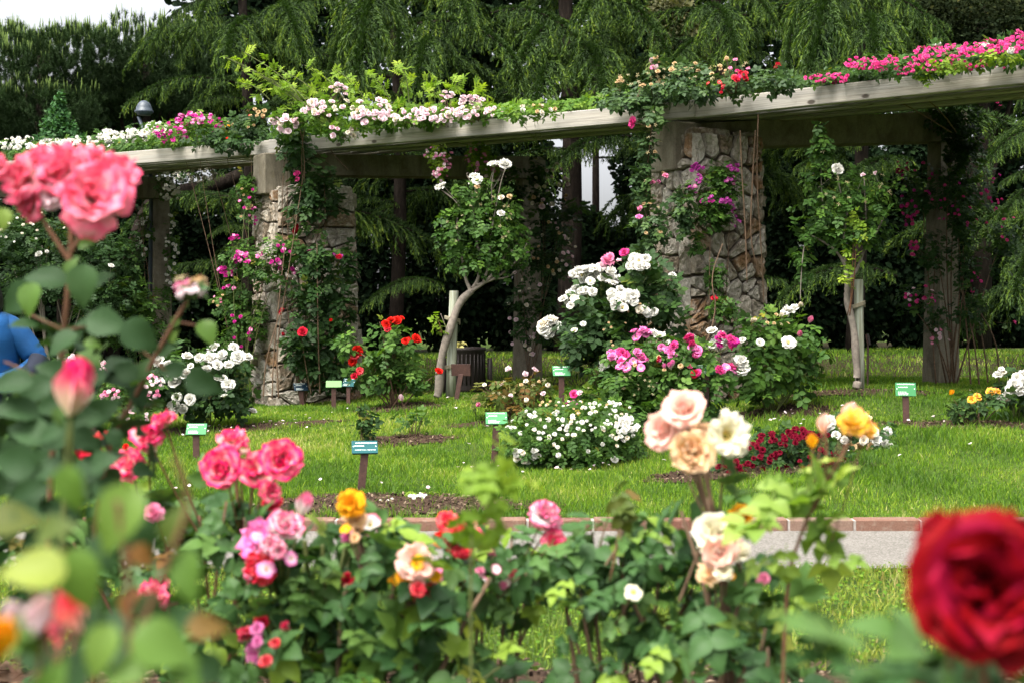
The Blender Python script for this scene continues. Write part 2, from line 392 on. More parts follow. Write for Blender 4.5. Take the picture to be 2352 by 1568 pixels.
# ------------------------------------------------------------------ flower templates (axis +Z, width 1)
def rose(seed, layers, nu=5, nv=5, ruffle=.04, centre=None, calyx=True, jit=10):
    g = np.random.default_rng(seed); V = []; fs = []; T = []; ms = []; R = []; n = 0
    U = np.linspace(-1, 1, nu); W = np.linspace(0, 1, nv)
    off = 0.0
    for cnt, th, Ln, Wd, cup, rb in layers:
        off += 2.4
        for k in range(cnt):
            phi = off + 2 * PI * (k + g.uniform(-.18, .18)) / cnt
            theta = math.radians(th + g.uniform(-jit, jit)); L_ = Ln * g.uniform(1 - jit * .011, 1 + jit * .011); w0 = Wd * g.uniform(.9, 1.12)
            er = np.array([math.cos(phi), math.sin(phi), 0]); et = np.array([-math.sin(phi), math.cos(phi), 0]); ez = np.array([0, 0, 1.0])
            ph1, ph2 = g.random(2) * 6.3
            r = rb; z = 0.0; prev = 0.0; pts = []
            for v in W:
                ang = theta * (.35 + .65 * v) + (theta - .2) * .5 * max(0, v - .72) / .28
                r += L_ * (v - prev) * math.sin(ang); z += L_ * (v - prev) * math.cos(ang); prev = v
                wv = w0 * (.16 + .84 * math.sin(PI * min(.5, v * .66)) ) * (1 if v < .8 else (1 - .35 * ((v - .8) / .2) ** 2))
                for u in U:
                    tipdrop = .12 * L_ * (u * u) * v
                    rf = ruffle * v * v * (math.sin(5 * u + ph1) + .6 * math.sin(9 * u + ph2))
                    p = er * (r - cup * u * u * wv - tipdrop * math.sin(ang)) + et * (u * wv) + ez * (z - tipdrop * math.cos(ang) + rf * math.sin(theta) + cup * .25 * u * u * wv * math.sin(theta))
                    p = p + er * rf * math.cos(theta)
                    pts.append(p); T.append(min(1, v * (.92 + .12 * abs(u))))
            V += pts
            i = np.arange(nv - 1)[:, None] * nu; j = np.arange(nu - 1)[None]
            fs.append(np.stack([i + j, i + j + 1, i + nu + j + 1, i + nu + j], -1).reshape(-1, 4) + n); ms.append(0); n += nu * nv
    V = np.array(V); rmax = np.percentile(np.hypot(V[:, 0], V[:, 1]), 99); V = V / (2 * rmax)
    zc = V[:, 2].max() * .35
    T = list(T)
    if centre is not None:
        cv = []; q = []
        for k in range(26):
            a = g.random() * 6.3; rr = .09 * math.sqrt(g.random()); h = .16 + .05 * g.random()
            b = len(cv); c0 = np.array([rr * math.cos(a), rr * math.sin(a), h]); s_ = .018
            for dx, dy, dz in ((-s_, 0, 0), (0, -s_, .01), (s_, 0, .0), (0, s_, .012)): cv.append(c0 + (dx, dy, dz))
            q.append((b, b + 1, b + 2, b + 3))
        V = np.vstack([V, cv]); fs.append(np.array(q) + n); ms.append(centre); n += len(cv); T += [.0] * len(cv)
    if calyx:
        cv = []; q = []
        for k in range(5):
            a = 2 * PI * k / 5; b = len(cv)
            for ang, rr, zz in ((a - .5, .05, -.01), (a + .5, .05, -.01), (a, .22, -.0)): cv.append((rr * math.cos(ang), rr * math.sin(ang), zz - .02))
            cv.append((0, 0, -.14)); q += [(b, b + 1, b + 2), (b, b + 3, b + 1)]
        V = np.vstack([V, cv]); fs.append(np.array(q) + n); ms.append(2); n += len(cv); T += [0.0] * len(cv)
    V[:, 2] -= zc * .6
    return V, fs, np.array(T), ms

FULL = [(3, 3, .30, .13, .5, .005), (4, 12, .34, .18, .45, .02), (5, 26, .36, .21, .4, .03), (5, 42, .4, .24, .3, .04), (6, 58, .42, .26, .2, .05), (6, 74, .42, .26, .1, .06)]
LOOSE = [(3, 8, .28, .14, .5, .01), (4, 24, .34, .2, .4, .02), (5, 46, .4, .26, .3, .03), (5, 68, .44, .3, .12, .04), (4, 92, .4, .28, 0, .05)]
OPEN = [(5, 52, .34, .2, .2, .07), (6, 68, .4, .25, .1, .06), (7, 82, .44, .27, .02, .05)]
BUD = [(3, 2, .5, .15, .6, .0), (3, 6, .5, .17, .55, .015), (3, 12, .46, .17, .5, .025)]
POM = [(4, 10, .26, .14, .4, .01), (6, 34, .32, .16, .3, .03), (7, 58, .36, .18, .2, .04), (8, 85, .36, .19, .05, .05)]
TINY = [(5, 45, .36, .24, .2, .03), (6, 78, .4, .24, .05, .04)]
FIVE = [(5, 76, .42, .26, .03, .05)]
DROOP = [(4, 150, .5, .16, .2, .02), (4, 120, .45, .18, .1, .03), (3, 80, .3, .12, .2, .03)]
STAR = [(5, 80, .5, .07, 0, .02)]
TM = {}
for nm, lay, kw in (('full', FULL, dict(nu=7, nv=7, ruffle=.05, jit=13)), ('loose', LOOSE, dict(nu=7, nv=7, ruffle=.075, jit=18)), ('open', OPEN, dict(nu=6, nv=5, ruffle=.04, centre=1)),
                    ('bud', BUD, dict(nu=5, nv=5, ruffle=.01)), ('pom', POM, dict(nu=4, nv=4, ruffle=.05)), ('tiny', TINY, dict(nu=3, nv=3, calyx=False)),
                    ('five', FIVE, dict(nu=4, nv=3, centre=1, calyx=False)), ('droop', DROOP, dict(nu=5, nv=6)), ('star', STAR, dict(nu=3, nv=3, calyx=False)),
                    ('broad', [(3, 4, .3, .15, .5, .01), (4, 18, .36, .22, .45, .02), (5, 36, .42, .3, .35, .03), (5, 58, .46, .34, .2, .05), (6, 80, .46, .36, .08, .06)], dict(nu=9, nv=9, ruffle=.045, jit=12)), ('dahlia', [(8, 40, .3, .09, .2, .06), (9, 62, .42, .12, .1, .05), (10, 80, .48, .14, .02, .04)], dict(nu=5, nv=6, ruffle=.05, centre=1)),
                    ('mid', [(3, 6, .3, .15, .5, .01), (4, 24, .34, .2, .4, .02), (5, 46, .38, .24, .3, .03), (6, 72, .42, .27, .1, .04)], dict(nu=5, nv=5, ruffle=.04))):
    TM[nm] = [rose(hash(nm) % 1 + 17 * k + len(nm) * 101, lay, **kw) for k in range(3)]
_fm = {}
def flower_mesh(tm, colr, k):
    key = (tm, colr, k)
    if key not in _fm:
        b = MB(); T = TM[tm][k]
        b.inst(T, np.eye(3)[None], np.zeros((1, 3)), r=[.5])
        # petals vary one by one
        rr = np.repeat(np.random.default_rng(k + 3).random(len(T[0]) // 5 + 1), 5)[:len(T[0])]
        b.r = [rr]
        _fm[key] = b.mesh('rose flower', flower_mats(tm, colr))
    return _fm[key]

def flower_mats(tm, colr):
    p = P_[colr] if colr != 'star' else M['star']
    return [p, M['stamen_dark'] if tm == 'dahlia' else M['stamen'], M['calyx']]
M['star'] = leaf_mat('withered sepals', [(0, (.35, .22, .1)), (.5, (.45, .35, .2)), (1, (.5, .45, .3))], .2)

def sc(x, y, rx, ry, n, s0, s1, kind, tilt=0.0):
    """n flowers scattered in an ellipse; kind = 'template:colour' or a list of those"""
    o = []
    for _ in range(n):
        a = random.random() * 6.3; q = math.sqrt(random.random()); dx = rx * q * math.cos(a)
        o.append((x + dx, y + ry * q * math.sin(a) + tilt * dx, random.uniform(s0, s1), random.choice(kind) if isinstance(kind, list) else kind))
    return o

# ------------------------------------------------------------------ generic rose plant
def plant(name, label, cat, d, base, blobs, leaf='rose_mid', L=.15, cover=4.0, T=None, flowers=(), group=None, canes=7, cane='cane', cr=.006,
          base_z=None, face=(0, -.55, .65), lines=(), part='rose_flower', shell=.55, droop=.25, rest=100, stem_r=.0022, fcam=.0, young=None):
    """blobs: (x, y, rx, ry[, depth offset[, depth radius]]) in view pixels; base: x of the root (or None); lines: extra cane polylines [(x, y, dd)...]"""
    sD = S(d)
    if base is None:
        bx, by = blobs[0][0], blobs[0][1]; B = at(bx, by, d)
    elif isinstance(base, tuple): B = at(*base) if len(base) == 3 else at(base[0], base[1], d)
    else: B = gpos(base, d)
    root = thing(name, label, cat, B, group)
    mb = MB(); mb2 = MB(); bl = []
    for b in blobs:
        x, y, rx, ry = b[:4]; dd = b[4] if len(b) > 4 else 0.0
        s_ = S(d + dd); rd = b[5] if len(b) > 5 else .5 * (rx + ry) / s_
        bl.append((x, y, rx, ry, dd, rd))
        T_ = T or T_ROSE
        n = max(3, int((b[6] if len(b) > 6 else cover) * PI * rx * ry / (.26 * (L * s_) ** 2)))
        D = nrm(rng.normal(size=(n, 3)))
        q = 1 - shell * rng.random(n) ** 1.6 * 1.5
        q = np.clip(q, .05, 1) * (1 + .22 * lump(D, int(x * 7 + y) % 9999))
        c = at(x, y, d + dd)
        P = c + D * q[:, None] * np.array([rx / s_, rd, ry / s_])
        g = ground(P[:, 0], P[:, 1]); ok = P[:, 2] > g + .01
        P, D2 = P[ok], D[ok]
        n = len(P)
        if n == 0: continue
        Dr = D2 * .7 + rng.normal(size=(n, 3)) * .55 + np.array([0, 0, -droop])
        Nn = np.array([0, -.25, 1.0]) + D2 * .5 + rng.normal(size=(n, 3)) * .35
        szs = L * (rng.uniform(.55, 1.3, n) if young else rng.uniform(.7, 1.25, n))
        Mx = frames(Dr, Nn, szs)
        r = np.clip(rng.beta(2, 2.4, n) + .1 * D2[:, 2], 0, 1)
        P = P - nrm(Dr) * (szs * .4)[:, None]
        if young:
            r = np.clip(r + rng.normal(size=n) * .22, 0, 1); yo = (rng.random(n) < .08) & (D2[:, 2] > -.3)
            for k, tt in enumerate(T_ if isinstance(T_, list) else [T_]):
                q_ = yo & (np.arange(n) % (len(T_) if isinstance(T_, list) else 1) == k); mb2.inst(tt, Mx[q_] * .8, P[q_], r[q_])
            Mx, P, r = Mx[~yo], P[~yo], r[~yo]; n = len(P)
        if isinstance(T_, list):
            w = rng.integers(0, len(T_), n)
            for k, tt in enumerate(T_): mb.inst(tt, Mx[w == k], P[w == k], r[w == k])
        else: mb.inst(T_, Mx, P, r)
    if mb.n: mb.build('foliage', M[leaf], root)
    if young and mb2.n: mb2.build('young_leaves', M[young], root)
    cm = MB()
    if canes and base is not None:
        for k in range(canes):
            b = bl[k % len(bl)]
            p = at(b[0] + random.uniform(-.6, .6) * b[2], b[1] - random.uniform(-.2, .75) * b[3], d + b[4]) + np.array([0, random.uniform(-.4, .4) * b[5], 0])
            a = B + np.array([random.uniform(-.05, .05), random.uniform(-.05, .05), -.02])
            h = np.linalg.norm(p - a)
            c_ = a * .55 + p * .45 + np.array([random.uniform(-.1, .1) * h, random.uniform(-.1, .1) * h, .18 * h])
            pts = curve3(a, c_, p, 8); tube(cm, pts, np.linspace(cr, cr * .4, 8), 5)
    for ln in lines:
        if isinstance(ln, dict): pts = ln['p']; w = ln['r']
        else: pts = ln; w = (cr, cr * .5)
        q = smooth_line([at(p[0], p[1], d + (p[2] if len(p) > 2 else 0)) for p in pts]); rd_ = np.linspace(w[0], w[1], len(q))
        if cane == 'cane_grey': rd_ = rd_ * (1 + .09 * np.sin(np.arange(len(q)) * .9 + pts[0][0]) * (rd_ > .008)); q = q + .25 * rd_[:, None] * np.sin(np.arange(len(q))[:, None] * np.array([.61, .43, 0]))
        tube(cm, q, rd_, 8)
    fl = []
    for f in flowers:
        x, y, s_, kind = f[:4]; dd = None
        for b in bl:
            e = ((x - b[0]) / b[2]) ** 2 + ((y - b[1]) / b[3]) ** 2
            if e < 1.0:
                z = b[4] - b[5] * math.sqrt(1 - e) * .98
                dd = z if dd is None else min(dd, z)
        if dd is None:
            b = min(bl, key=lambda b: ((x - b[0]) / b[2]) ** 2 + ((y - b[1]) / b[3]) ** 2); dd = b[4] - .1 * b[5]
        if len(f) > 4: dd = f[4]
        P = at(x, y, d + dd); fl.append((s_ / S(d + dd), P, kind, f[5] if len(f) > 5 else None))
    fl.sort(key=lambda q: -q[0])
    extra = {}
    for k, (sz, P, kind, fc) in enumerate(fl):
        tm, co = kind.split(':')
        b = min(bl, key=lambda b: np.linalg.norm(at(b[0], b[1], d + b[4]) - P))
        out = nrm(P - at(b[0], b[1], d + b[4]))
        dr = nrm(np.array(face if fc is None else fc) + (out * .45 if fc is None else 0) + rng.normal(size=3) * (.28 if fc is None else .03))
        if tm == 'droop': dr = nrm(np.array([0, 0, 1.0]) + rng.normal(size=3) * .3)
        up = nrm(rng.normal(size=3)); X = nrm(np.cross(dr, up)); Y = np.cross(dr, X)
        R = np.stack([X, Y, dr], -1)
        if sz * S(d) > 9 and stem_r > 0 and tm != 'star':
            tgt = at(b[0], b[1], d + b[4]); a = P - dr * sz * .12
            q = P + (tgt - P) * min(1.0, .22 / max(.05, np.linalg.norm(tgt - P))) - np.array([0, 0, .08])
            tube(cm, curve3(q, (q + a) / 2 - np.array([0, 0, .02]), a, 5), stem_r, 4, cap=False)
        if k < rest:
            me = flower_mesh(tm, co, k % 3)
            o = bpy.data.objects.new(('withered_' if co in ('tan', 'star') or tm == 'droop' else '') + ('rose_bud' if tm == 'bud' else part), me)
            C.objects.link(o); o.parent = root
            Mx = Matrix(R.tolist()).to_4x4() @ Matrix.Diagonal((sz, sz, sz, 1)); Mx.translation = Vector((P - B).tolist())
            o.matrix_basis = Mx
        else: extra.setdefault(co, []).append((tm, R * sz, P))
    for co, lst in extra.items():
        em = MB()
        for tm in set(q[0] for q in lst):
            for v in range(3):
                sub = [q for i, q in enumerate(lst) if q[0] == tm and i % 3 == v]
                if sub: em.inst(TM[tm][v], np.array([q[1] for q in sub]), np.array([q[2] for q in sub]))
        o = em.build('blossom_mass', flower_mats('tiny', co), root); o['kind'] = 'stuff'
    if cm.n: cm.build('stems', M[cane], root)
    return root
# ================================================================== camera, light, sky
sc_ = bpy.context.scene
cam = bpy.data.objects.new('camera', bpy.data.cameras.new('camera')); C.objects.link(cam)
cam.data.sensor_width = 36; cam.data.lens = 50; cam.data.clip_start = .05; cam.data.clip_end = 2000
cam.location = (0, 0, CAMZ); cam.rotation_euler = (PI / 2 - PITCH, 0, 0)
cam.data.dof.use_dof = True; cam.data.dof.focus_distance = 13.0; cam.data.dof.aperture_fstop = 5.0
sc_.camera = cam
w = bpy.data.worlds.new('World'); sc_.world = w; w.use_nodes = True
nt = w.node_tree; nt.nodes.clear()
SUN = nrm(np.array([-.42, -.58, 1.3])); el = math.asin(SUN[2]); az = math.atan2(SUN[0], SUN[1])
sky = nt.nodes.new('ShaderNodeTexSky'); sky.sky_type = 'NISHITA'; sky.sun_disc = False
sky.sun_elevation = el; sky.sun_rotation = az % (2 * PI); sky.air_density = 1.0; sky.dust_density = 4.0; sky.ozone_density = 1.0
hs = nt.nodes.new('ShaderNodeHueSaturation'); hs.inputs['Saturation'].default_value = .16
bg = nt.nodes.new('ShaderNodeBackground'); bg.inputs[1].default_value = .15
ow = nt.nodes.new('ShaderNodeOutputWorld')
nt.links.new(sky.outputs[0], hs.inputs['Color'])
tc_ = nt.nodes.new('ShaderNodeTexCoord'); sx_ = nt.nodes.new('ShaderNodeSeparateXYZ'); nt.links.new(tc_.outputs['Generated'], sx_.inputs[0])
# overcast sky: about three times as bright overhead as near the horizon
gr_ = ramp(nt, sx_.outputs['Z'], [(0.0, (.42, .42, .43)), (.18, (.52, .52, .535)), (.35, (.55, .55, .56)), (1.0, (1.22, 1.19, 1.12))])
nt.links.new(mix(nt, hs.outputs[0], gr_, 1.0, 'MULTIPLY'), bg.inputs[0]); nt.links.new(bg.outputs[0], ow.inputs[0])
ld = bpy.data.lights.new('sun', 'SUN'); ld.energy = 1.25; ld.angle = math.radians(35); ld.color = (1, .965, .9)
lo = bpy.data.objects.new('sun', ld); C.objects.link(lo); lo.rotation_euler = Vector((-SUN).tolist()).to_track_quat('-Z', 'Y').to_euler()
lo.location = (-20, -20, 40)
vs = sc_.view_settings; vs.view_transform = 'Standard'; vs.look = 'None'; vs.exposure = 1.93; vs.gamma = 1
cy = sc_.cycles; cy.use_denoising = True; cy.max_bounces = 6; cy.diffuse_bounces = 3; cy.glossy_bounces = 2; cy.transmission_bounces = 4
cy.transparent_max_bounces = 4; cy.caustics_reflective = False; cy.caustics_refractive = False; cy.use_adaptive_sampling = True; cy.adaptive_threshold = .015

# ================================================================== ground sheets
def sheet(name, xs, ys, zf, mat, kind='structure', label=None):
    X, Y = np.meshgrid(xs, ys); Z = zf(X, Y); V = np.stack([X, Y, Z], -1).reshape(-1, 3)
    nx = len(xs); i = np.arange(len(ys) - 1)[:, None] * nx; j = np.arange(nx - 1)[None]
    mb = MB(); mb.add(V, np.stack([i + j, i + j + 1, i + nx + j + 1, i + nx + j], -1).reshape(-1, 4))
    o = mb.build(name, mat); o['kind'] = kind
    return o

m, nt, N, L = new_mat('lawn soil'); co = texco(nt)
c = ramp(nt, noise(nt, co, 1.2, 6), [(.3, (.035, .06, .012)), (.55, (.06, .1, .018)), (.75, (.1, .13, .03))])
c = mix(nt, c, ramp(nt, noise(nt, co, 45, 3), [(.3, (.4, .4, .4)), (.7, (1.1, 1.1, 1))]), 1.0, 'MULTIPLY')
surf(nt, c, .95, 0, .1, bump=noise(nt, co, 60, 3), bstr=.5); M['ground'] = m
sheet('ground', np.concatenate([np.linspace(-60, -10, 8)[:-1], np.linspace(-10, 10, 101), np.linspace(10, 60, 8)[1:]]),
      np.concatenate([np.linspace(-12, 7.44, 24), np.linspace(7.5, 24, 92), np.linspace(25, 140, 24)]),
      lambda X, Y: np.where(Y > 7.47, ground(X, Y), np.where((Y > 6.36), -.03, .0)), M['ground'])
m, nt, N, L = new_mat('shade-dark ground'); co = texco(nt)
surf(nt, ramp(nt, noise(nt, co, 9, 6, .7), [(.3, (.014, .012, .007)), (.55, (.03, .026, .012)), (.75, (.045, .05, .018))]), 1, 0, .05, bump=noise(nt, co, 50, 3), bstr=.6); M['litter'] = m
sheet('shade_dark_ground', np.linspace(-14, 14, 60), np.linspace(16.6, 34, 50), lambda X, Y: ground(X, Y) + .006, M['litter'])  # dark sheet: the shade behind the pergola is put into its colour

m, nt, N, L = new_mat('pale asphalt'); co = texco(nt)
n1 = noise(nt, co, 180, 3, .8); n2 = noise(nt, co, 2.5, 5)
v_ = N('ShaderNodeTexVoronoi'); v_.inputs['Scale'].default_value = 130; L(co, v_.inputs['Vector'])
c = ramp(nt, v_.outputs['Color'], [(.2, (.12, .11, .097)), (.5, (.17, .158, .142)), (.85, (.235, .22, .2))])
c = mix(nt, c, ramp(nt, n2, [(.3, (.8, .8, .79)), (.7, (1, 1, 1))]), 1.0, 'MULTIPLY')
surf(nt, c, .9, 0, .2, bump=n1, bstr=.4, bdist=.004); M['path'] = m
sheet('path', np.linspace(-12, 12, 60), np.linspace(6.36, 7.42, 8), lambda X, Y: 0 * X + .006, M['path'])

# brick kerb: a row of long clay bricks with mortar joints, each brick its own piece of the one kerb mesh
m, nt, N, L = new_mat('kerb brick'); co = texco(nt)
c = ramp(nt, attr(nt, 'r'), [(0, (.15, .068, .048)), (.4, (.185, .09, .062)), (.75, (.2, .12, .088)), (1, (.22, .15, .115))])
n1 = noise(nt, co, 22, 6); c = mix(nt, c, (.27, .215, .17), ramp(nt, n1, [(.52, (0, 0, 0)), (.75, (.75, .75, .75))]))
c = mix(nt, c, ramp(nt, noise(nt, co, 120, 2), [(.3, (.75, .75, .75)), (.7, (1.05, 1.05, 1.05))]), 1.0, 'MULTIPLY')
surf(nt, c, .9, 0, .2, bump=noise(nt, co, 70, 4), bstr=.5, bdist=.006); M['brick'] = m
M['mortar'] = simple_mat('mortar', (.33, .3, .27), .95, .3, 40)
kb = MB(); x = -10.0
while x < 10:
    l = random.uniform(.315, .335)
    box(kb, (x + l / 2, 7.458 + random.uniform(-.003, .003), .022 + random.uniform(-.002, .002)), (l / 2, 0, random.uniform(-.001, .001)), (0, .05, 0), (0, 0, .042), r=random.random(), bev=.006)
    x += l + .014
box(kb, (0, 7.462, .015), (10, 0, 0), (0, .044, 0), (0, 0, .042), m=1)
k_ = kb.build('kerb', [M['brick'], M['mortar']], smooth=False); k_['kind'] = 'structure'

# mulch patches (the soil beds): irregular sheets that follow the lawn, with bark chips on them
m, nt, N, L = new_mat('mulch'); co = texco(nt)
c = ramp(nt, noise(nt, co, 38, 6, .8), [(.3, (.018, .01, .007)), (.5, (.045, .028, .018)), (.62, (.09, .06, .04)), (.75, (.2, .15, .1))])
surf(nt, c, .95, 0, .1, bump=noise(nt, co, 60, 5), bstr=.8, bdist=.02); M['mulch'] = m
m, nt, N, L = new_mat('bark chips')
surf(nt, ramp(nt, attr(nt, 'r'), [(0, (.016, .01, .007)), (.5, (.05, .03, .02)), (.8, (.1, .065, .042)), (1, (.24, .18, .125))]), .9, 0, .15); M['chips'] = m
BEDS = []          # x, y (view), d, rx m, ry m
for (x, d, rx, ry, n) in [(900, 8.05, .8, .5, 1100), (925, 11.5, .42, .32, 420), (890, 13.8, .55, .4, 250), (2230, 10.9, .9, .3, 600), (1985, 12.5, .7, .3, 300), (1775, 11.8, .55, .34, 300),
                          (1630, 9.1, .42, .24, 320), (1850, 9.2, .42, .24, 240), (1320, 10.05, .55, .2, 200), (660, 12.9, .5, .22, 160), (1500, 11.5, .7, .35, 150), (460, 12.7, .8, .3, 60), (1180, 12.2, .6, .25, 100)]:
    BEDS.append(((x - CX) / F * d, d, rx, ry))
    p = gpos(x, d); mb = MB(); k = 30; a = np.arange(k) / k * 2 * PI
    rr = 1 + .16 * np.sin(3 * a + x) + .1 * np.sin(7 * a + d) + .07 * rng.normal(size=k)
    V = [(p[0], p[1])] + [(p[0] + f_ * rx * q * math.cos(t), p[1] + f_ * ry * q * math.sin(t)) for f_ in (.5, 1.0) for t, q in zip(a, rr)]
    V = np.array([(u, v, float(ground(u, v)) + .008) for u, v in V])
    j = np.arange(k); jn = (j + 1) % k
    mb.add(V, [np.stack([0 * j, 1 + j, 1 + jn], -1), np.stack([1 + j, 1 + k + j, 1 + k + jn, 1 + jn], -1)])
    q = np.sqrt(rng.random(n)); t = rng.random(n) * 2 * PI
    P = np.stack([p[0] + rx * q * np.cos(t), p[1] + ry * q * np.sin(t), 0 * t], -1); P[:, 2] = ground(P[:, 0], P[:, 1]) + .014
    chip = (np.array([(-.5, -.25, 0), (.5, -.2, 0), (.45, .25, .05), (-.4, .2, .05), (0, 0, .2)]), [np.array([(0, 1, 2, 3)]), np.array([(0, 1, 4), (1, 2, 4), (2, 3, 4), (3, 0, 4)])], np.zeros(5), [1, 1])
    mb.inst(chip, frames(rng.normal(size=(n, 3)) * (1, 1, .3), np.array([0, 0, 1.0]) + rng.normal(size=(n, 3)) * .4, rng.uniform(.01, .03, n)), P)
    o = mb.build('soil_bed', [M['mulch'], M['chips']], smooth=False); o['kind'] = 'structure'
# the near planting bed under the foreground roses
def near_z(X, Y): return .012 + .02 * np.sin(X * 3) * np.sin(Y * 2.4) * 0 + 0 * X
o = sheet('soil_bed', np.linspace(-6, 6, 80), np.concatenate([np.linspace(.2, 4.42, 30), [4.5, 4.56]]), lambda X, Y: .01 + .012 * np.sin(5 * X + 2 * Y) * (Y < 4.5), M['mulch'])
mb = MB(); n = 2500; P = np.stack([rng.uniform(-2.2, 2.2, n), rng.uniform(3.7, 4.66, n), np.full(n, .02)], -1)
mb.inst(chip, frames(rng.normal(size=(n, 3)) * (1, 1, .3), np.array([0, 0, 1.0]) + rng.normal(size=(n, 3)) * .4, rng.uniform(.015, .05, n)), P, m=0)
o = mb.build('bark_chips', [M['chips']], smooth=False); tag(o, 'brown bark chips strewn on the near rose bed', 'bark chips', kind='stuff')

# ================================================================== grass
def blades(P, hgt, wid, lean, r):
    n = len(P); a = rng.random(n) * 2 * PI
    side = np.stack([np.cos(a), np.sin(a), 0 * a], -1) * (wid / 2)[:, None]
    b = rng.random(n) * 2 * PI; ln = np.stack([np.cos(b), np.sin(b), 0 * b], -1) * (hgt * lean * rng.random(n))[:, None]
    up = np.array([0, 0, 1.0]) * hgt[:, None]
    V = np.stack([P - side, P + side, P + up * .55 + ln * .35 + side * .8, P + up * .55 + ln * .35 - side * .8, P + up * .95 + ln], 1).reshape(-1, 3)
    k = np.arange(n)[:, None] * 5
    return V, [k + np.array([[0, 1, 2, 3]]), k + np.array([[3, 2, 4]])], np.repeat(r, 5)

def patch(P, s, seed):
    return np.sin(P[:, 0] * 1.7 * s + seed) * np.sin(P[:, 1] * 1.3 * s + 2 * seed) + .6 * np.sin(P[:, 0] * 4.1 * s + P[:, 1] * 2.9 * s + seed) + .4 * np.sin(P[:, 0] * 7.7 * s - P[:, 1] * 6.1 * s)

def lawn(y0, y1, dens, h0, h1, mat, label, xw=.375, seed=1, name='grass', beds=True):
    mb = MB()
    ys = np.linspace(y0, y1, max(2, int((y1 - y0) / .5) + 1))
    for a, b in zip(ys[:-1], ys[1:]):
        W = b * xw + .3; n = int(dens((a + b) / 2) * (b - a) * 2 * W)
        P = np.stack([rng.uniform(-W, W, n), rng.uniform(a, b, n), np.zeros(n)], -1)
        keep = np.ones(n, bool); tall = np.zeros(n)
        if beds:
            for (bx, by, rx, ry) in BEDS:
                e = np.sqrt(((P[:, 0] - bx) / rx) ** 2 + ((P[:, 1] - by) / ry) ** 2) + .12 * np.sin(P[:, 0] * 23 + P[:, 1] * 31)
                keep &= (e > .93) | (rng.random(n) < .04); tall = np.maximum(tall, np.clip(1 - np.abs(e - 1.08) / .2, 0, 1) * (rng.random(n) < .6))
        P = P[keep]; tall = tall[keep]; n = len(P)
        P[:, 2] = ground(P[:, 0], P[:, 1]) - .004
        pt = patch(P, 1.0, seed)
        h = rng.uniform(h0, h1, n) * (1 + .35 * np.clip(patch(P, 1.9, seed + 3), -1, 1.3)) * (1 + .9 * tall)
        r = np.clip(.42 + .19 * pt + rng.normal(size=n) * .2 - .18 * tall + .2 * np.exp(-((P[:, 0] + 1.6) / 1.6) ** 2 - ((P[:, 1] - 12.8) / 1.9) ** 2), 0, 1)
        wd = rng.uniform(.0035, .0065, n) * (a / 9 if a > 9 else 1.0)
        mb.add(*(lambda q: (q[0], q[1]))(blades(P, h, wd, .8, r)), r=np.repeat(r, 5))
    o = mb.build(name, M[mat], smooth=False); tag(o, label, 'grass', kind='stuff'); return o
lawn(7.52, 16.8, lambda d: 5200 * (8.5 / d) ** 1.1, .022, .05, 'grass', 'bright green mown lawn behind the brick kerb, rising to the pergola')
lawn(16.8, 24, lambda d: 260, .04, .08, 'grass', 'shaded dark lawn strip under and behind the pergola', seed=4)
lawn(4.55, 6.38, lambda d: 3000, .02, .05, 'grass_dry', 'yellowish clover lawn between the grey path and the near rose bed', seed=2, beds=False)
# clover and weeds in the near lawn
mb = MB(); n = 9000; P = np.stack([rng.uniform(-2.5, 2.5, n), rng.uniform(4.6, 6.36, n), rng.uniform(.012, .045, n)], -1)
mb.inst(T_SINGLE, frames(rng.normal(size=(n, 3)) * (1, 1, .3), np.array([0, 0, 1.0]) + rng.normal(size=(n, 3)) * .35, rng.uniform(.01, .024, n)), P)
tag(mb.build('clover', M['clover']), 'low clover leaves spread through the yellowish near lawn', 'clover', kind='stuff')
# fallen petals on the lawn
mb = MB(); n = 50; d_ = rng.uniform(8.2, 15, n); P = np.stack([rng.uniform(-.36, .36, n) * d_, d_, 0 * d_], -1)
for (x, d, k, sx) in [(2000, 10.9, 12, .5), (1800, 11.4, 16, .4), (590, 13, 16, .5), (1320, 9.9, 16, .6), (1540, 9.4, 8, .5), (480, 12.4, 18, .5)]:
    X = (x - CX) / F * d; P = np.vstack([P, np.stack([rng.normal(X, sx, k), rng.normal(d, .25, k), np.zeros(k)], -1)])
P[:, 2] = ground(P[:, 0], P[:, 1]) + rng.uniform(.03, .06, len(P)); n = len(P)
mb.inst(leaf_tmpl(.5, .12), frames(rng.normal(size=(n, 3)) * (1, 1, .2), np.array([0, 0, 1.0]) + rng.normal(size=(n, 3)) * .3, rng.uniform(.018, .036, n)), P)
mb.t = [np.ones(mb.n)]
tag(mb.build('fallen_petals', P_['palepink']), 'pale fallen petals scattered over the green lawn', 'fallen petals', kind='stuff')

# ================================================================== pergola
m, nt, N, L = new_mat('weathered timber'); co = texco(nt)
g1 = noise(nt, texco(nt, 'Object', (.6, 14, 34)), 3.0, 8, .65, .6); g2 = noise(nt, texco(nt, 'Object', (.35, 3, 5)), 2.0, 4)
c = ramp(nt, g1, [(.25, (.19, .181, .168)), (.5, (.38, .368, .345)), (.75, (.52, .508, .48))])
c = mix(nt, c, ramp(nt, g2, [(.35, (.68, .7, .72)), (.6, (1, .97, .92))]), .9, 'MULTIPLY')
v_ = N('ShaderNodeTexVoronoi'); v_.inputs['Scale'].default_value = 1.0; L(texco(nt, 'Object', (3, 6, 6)), v_.inputs['Vector'])
c = mix(nt, c, (.045, .035, .028), ramp(nt, v_.outputs['Distance'], [(.09, (.9, .9, .9)), (.15, (0, 0, 0))]))
c = mix(nt, c, ramp(nt, attr(nt, 'r'), [(0, (.4, .4, .41)), (.35, (.8, .79, .78)), (1, (1.1, 1.06, 1))]), 1.0, 'MULTIPLY')
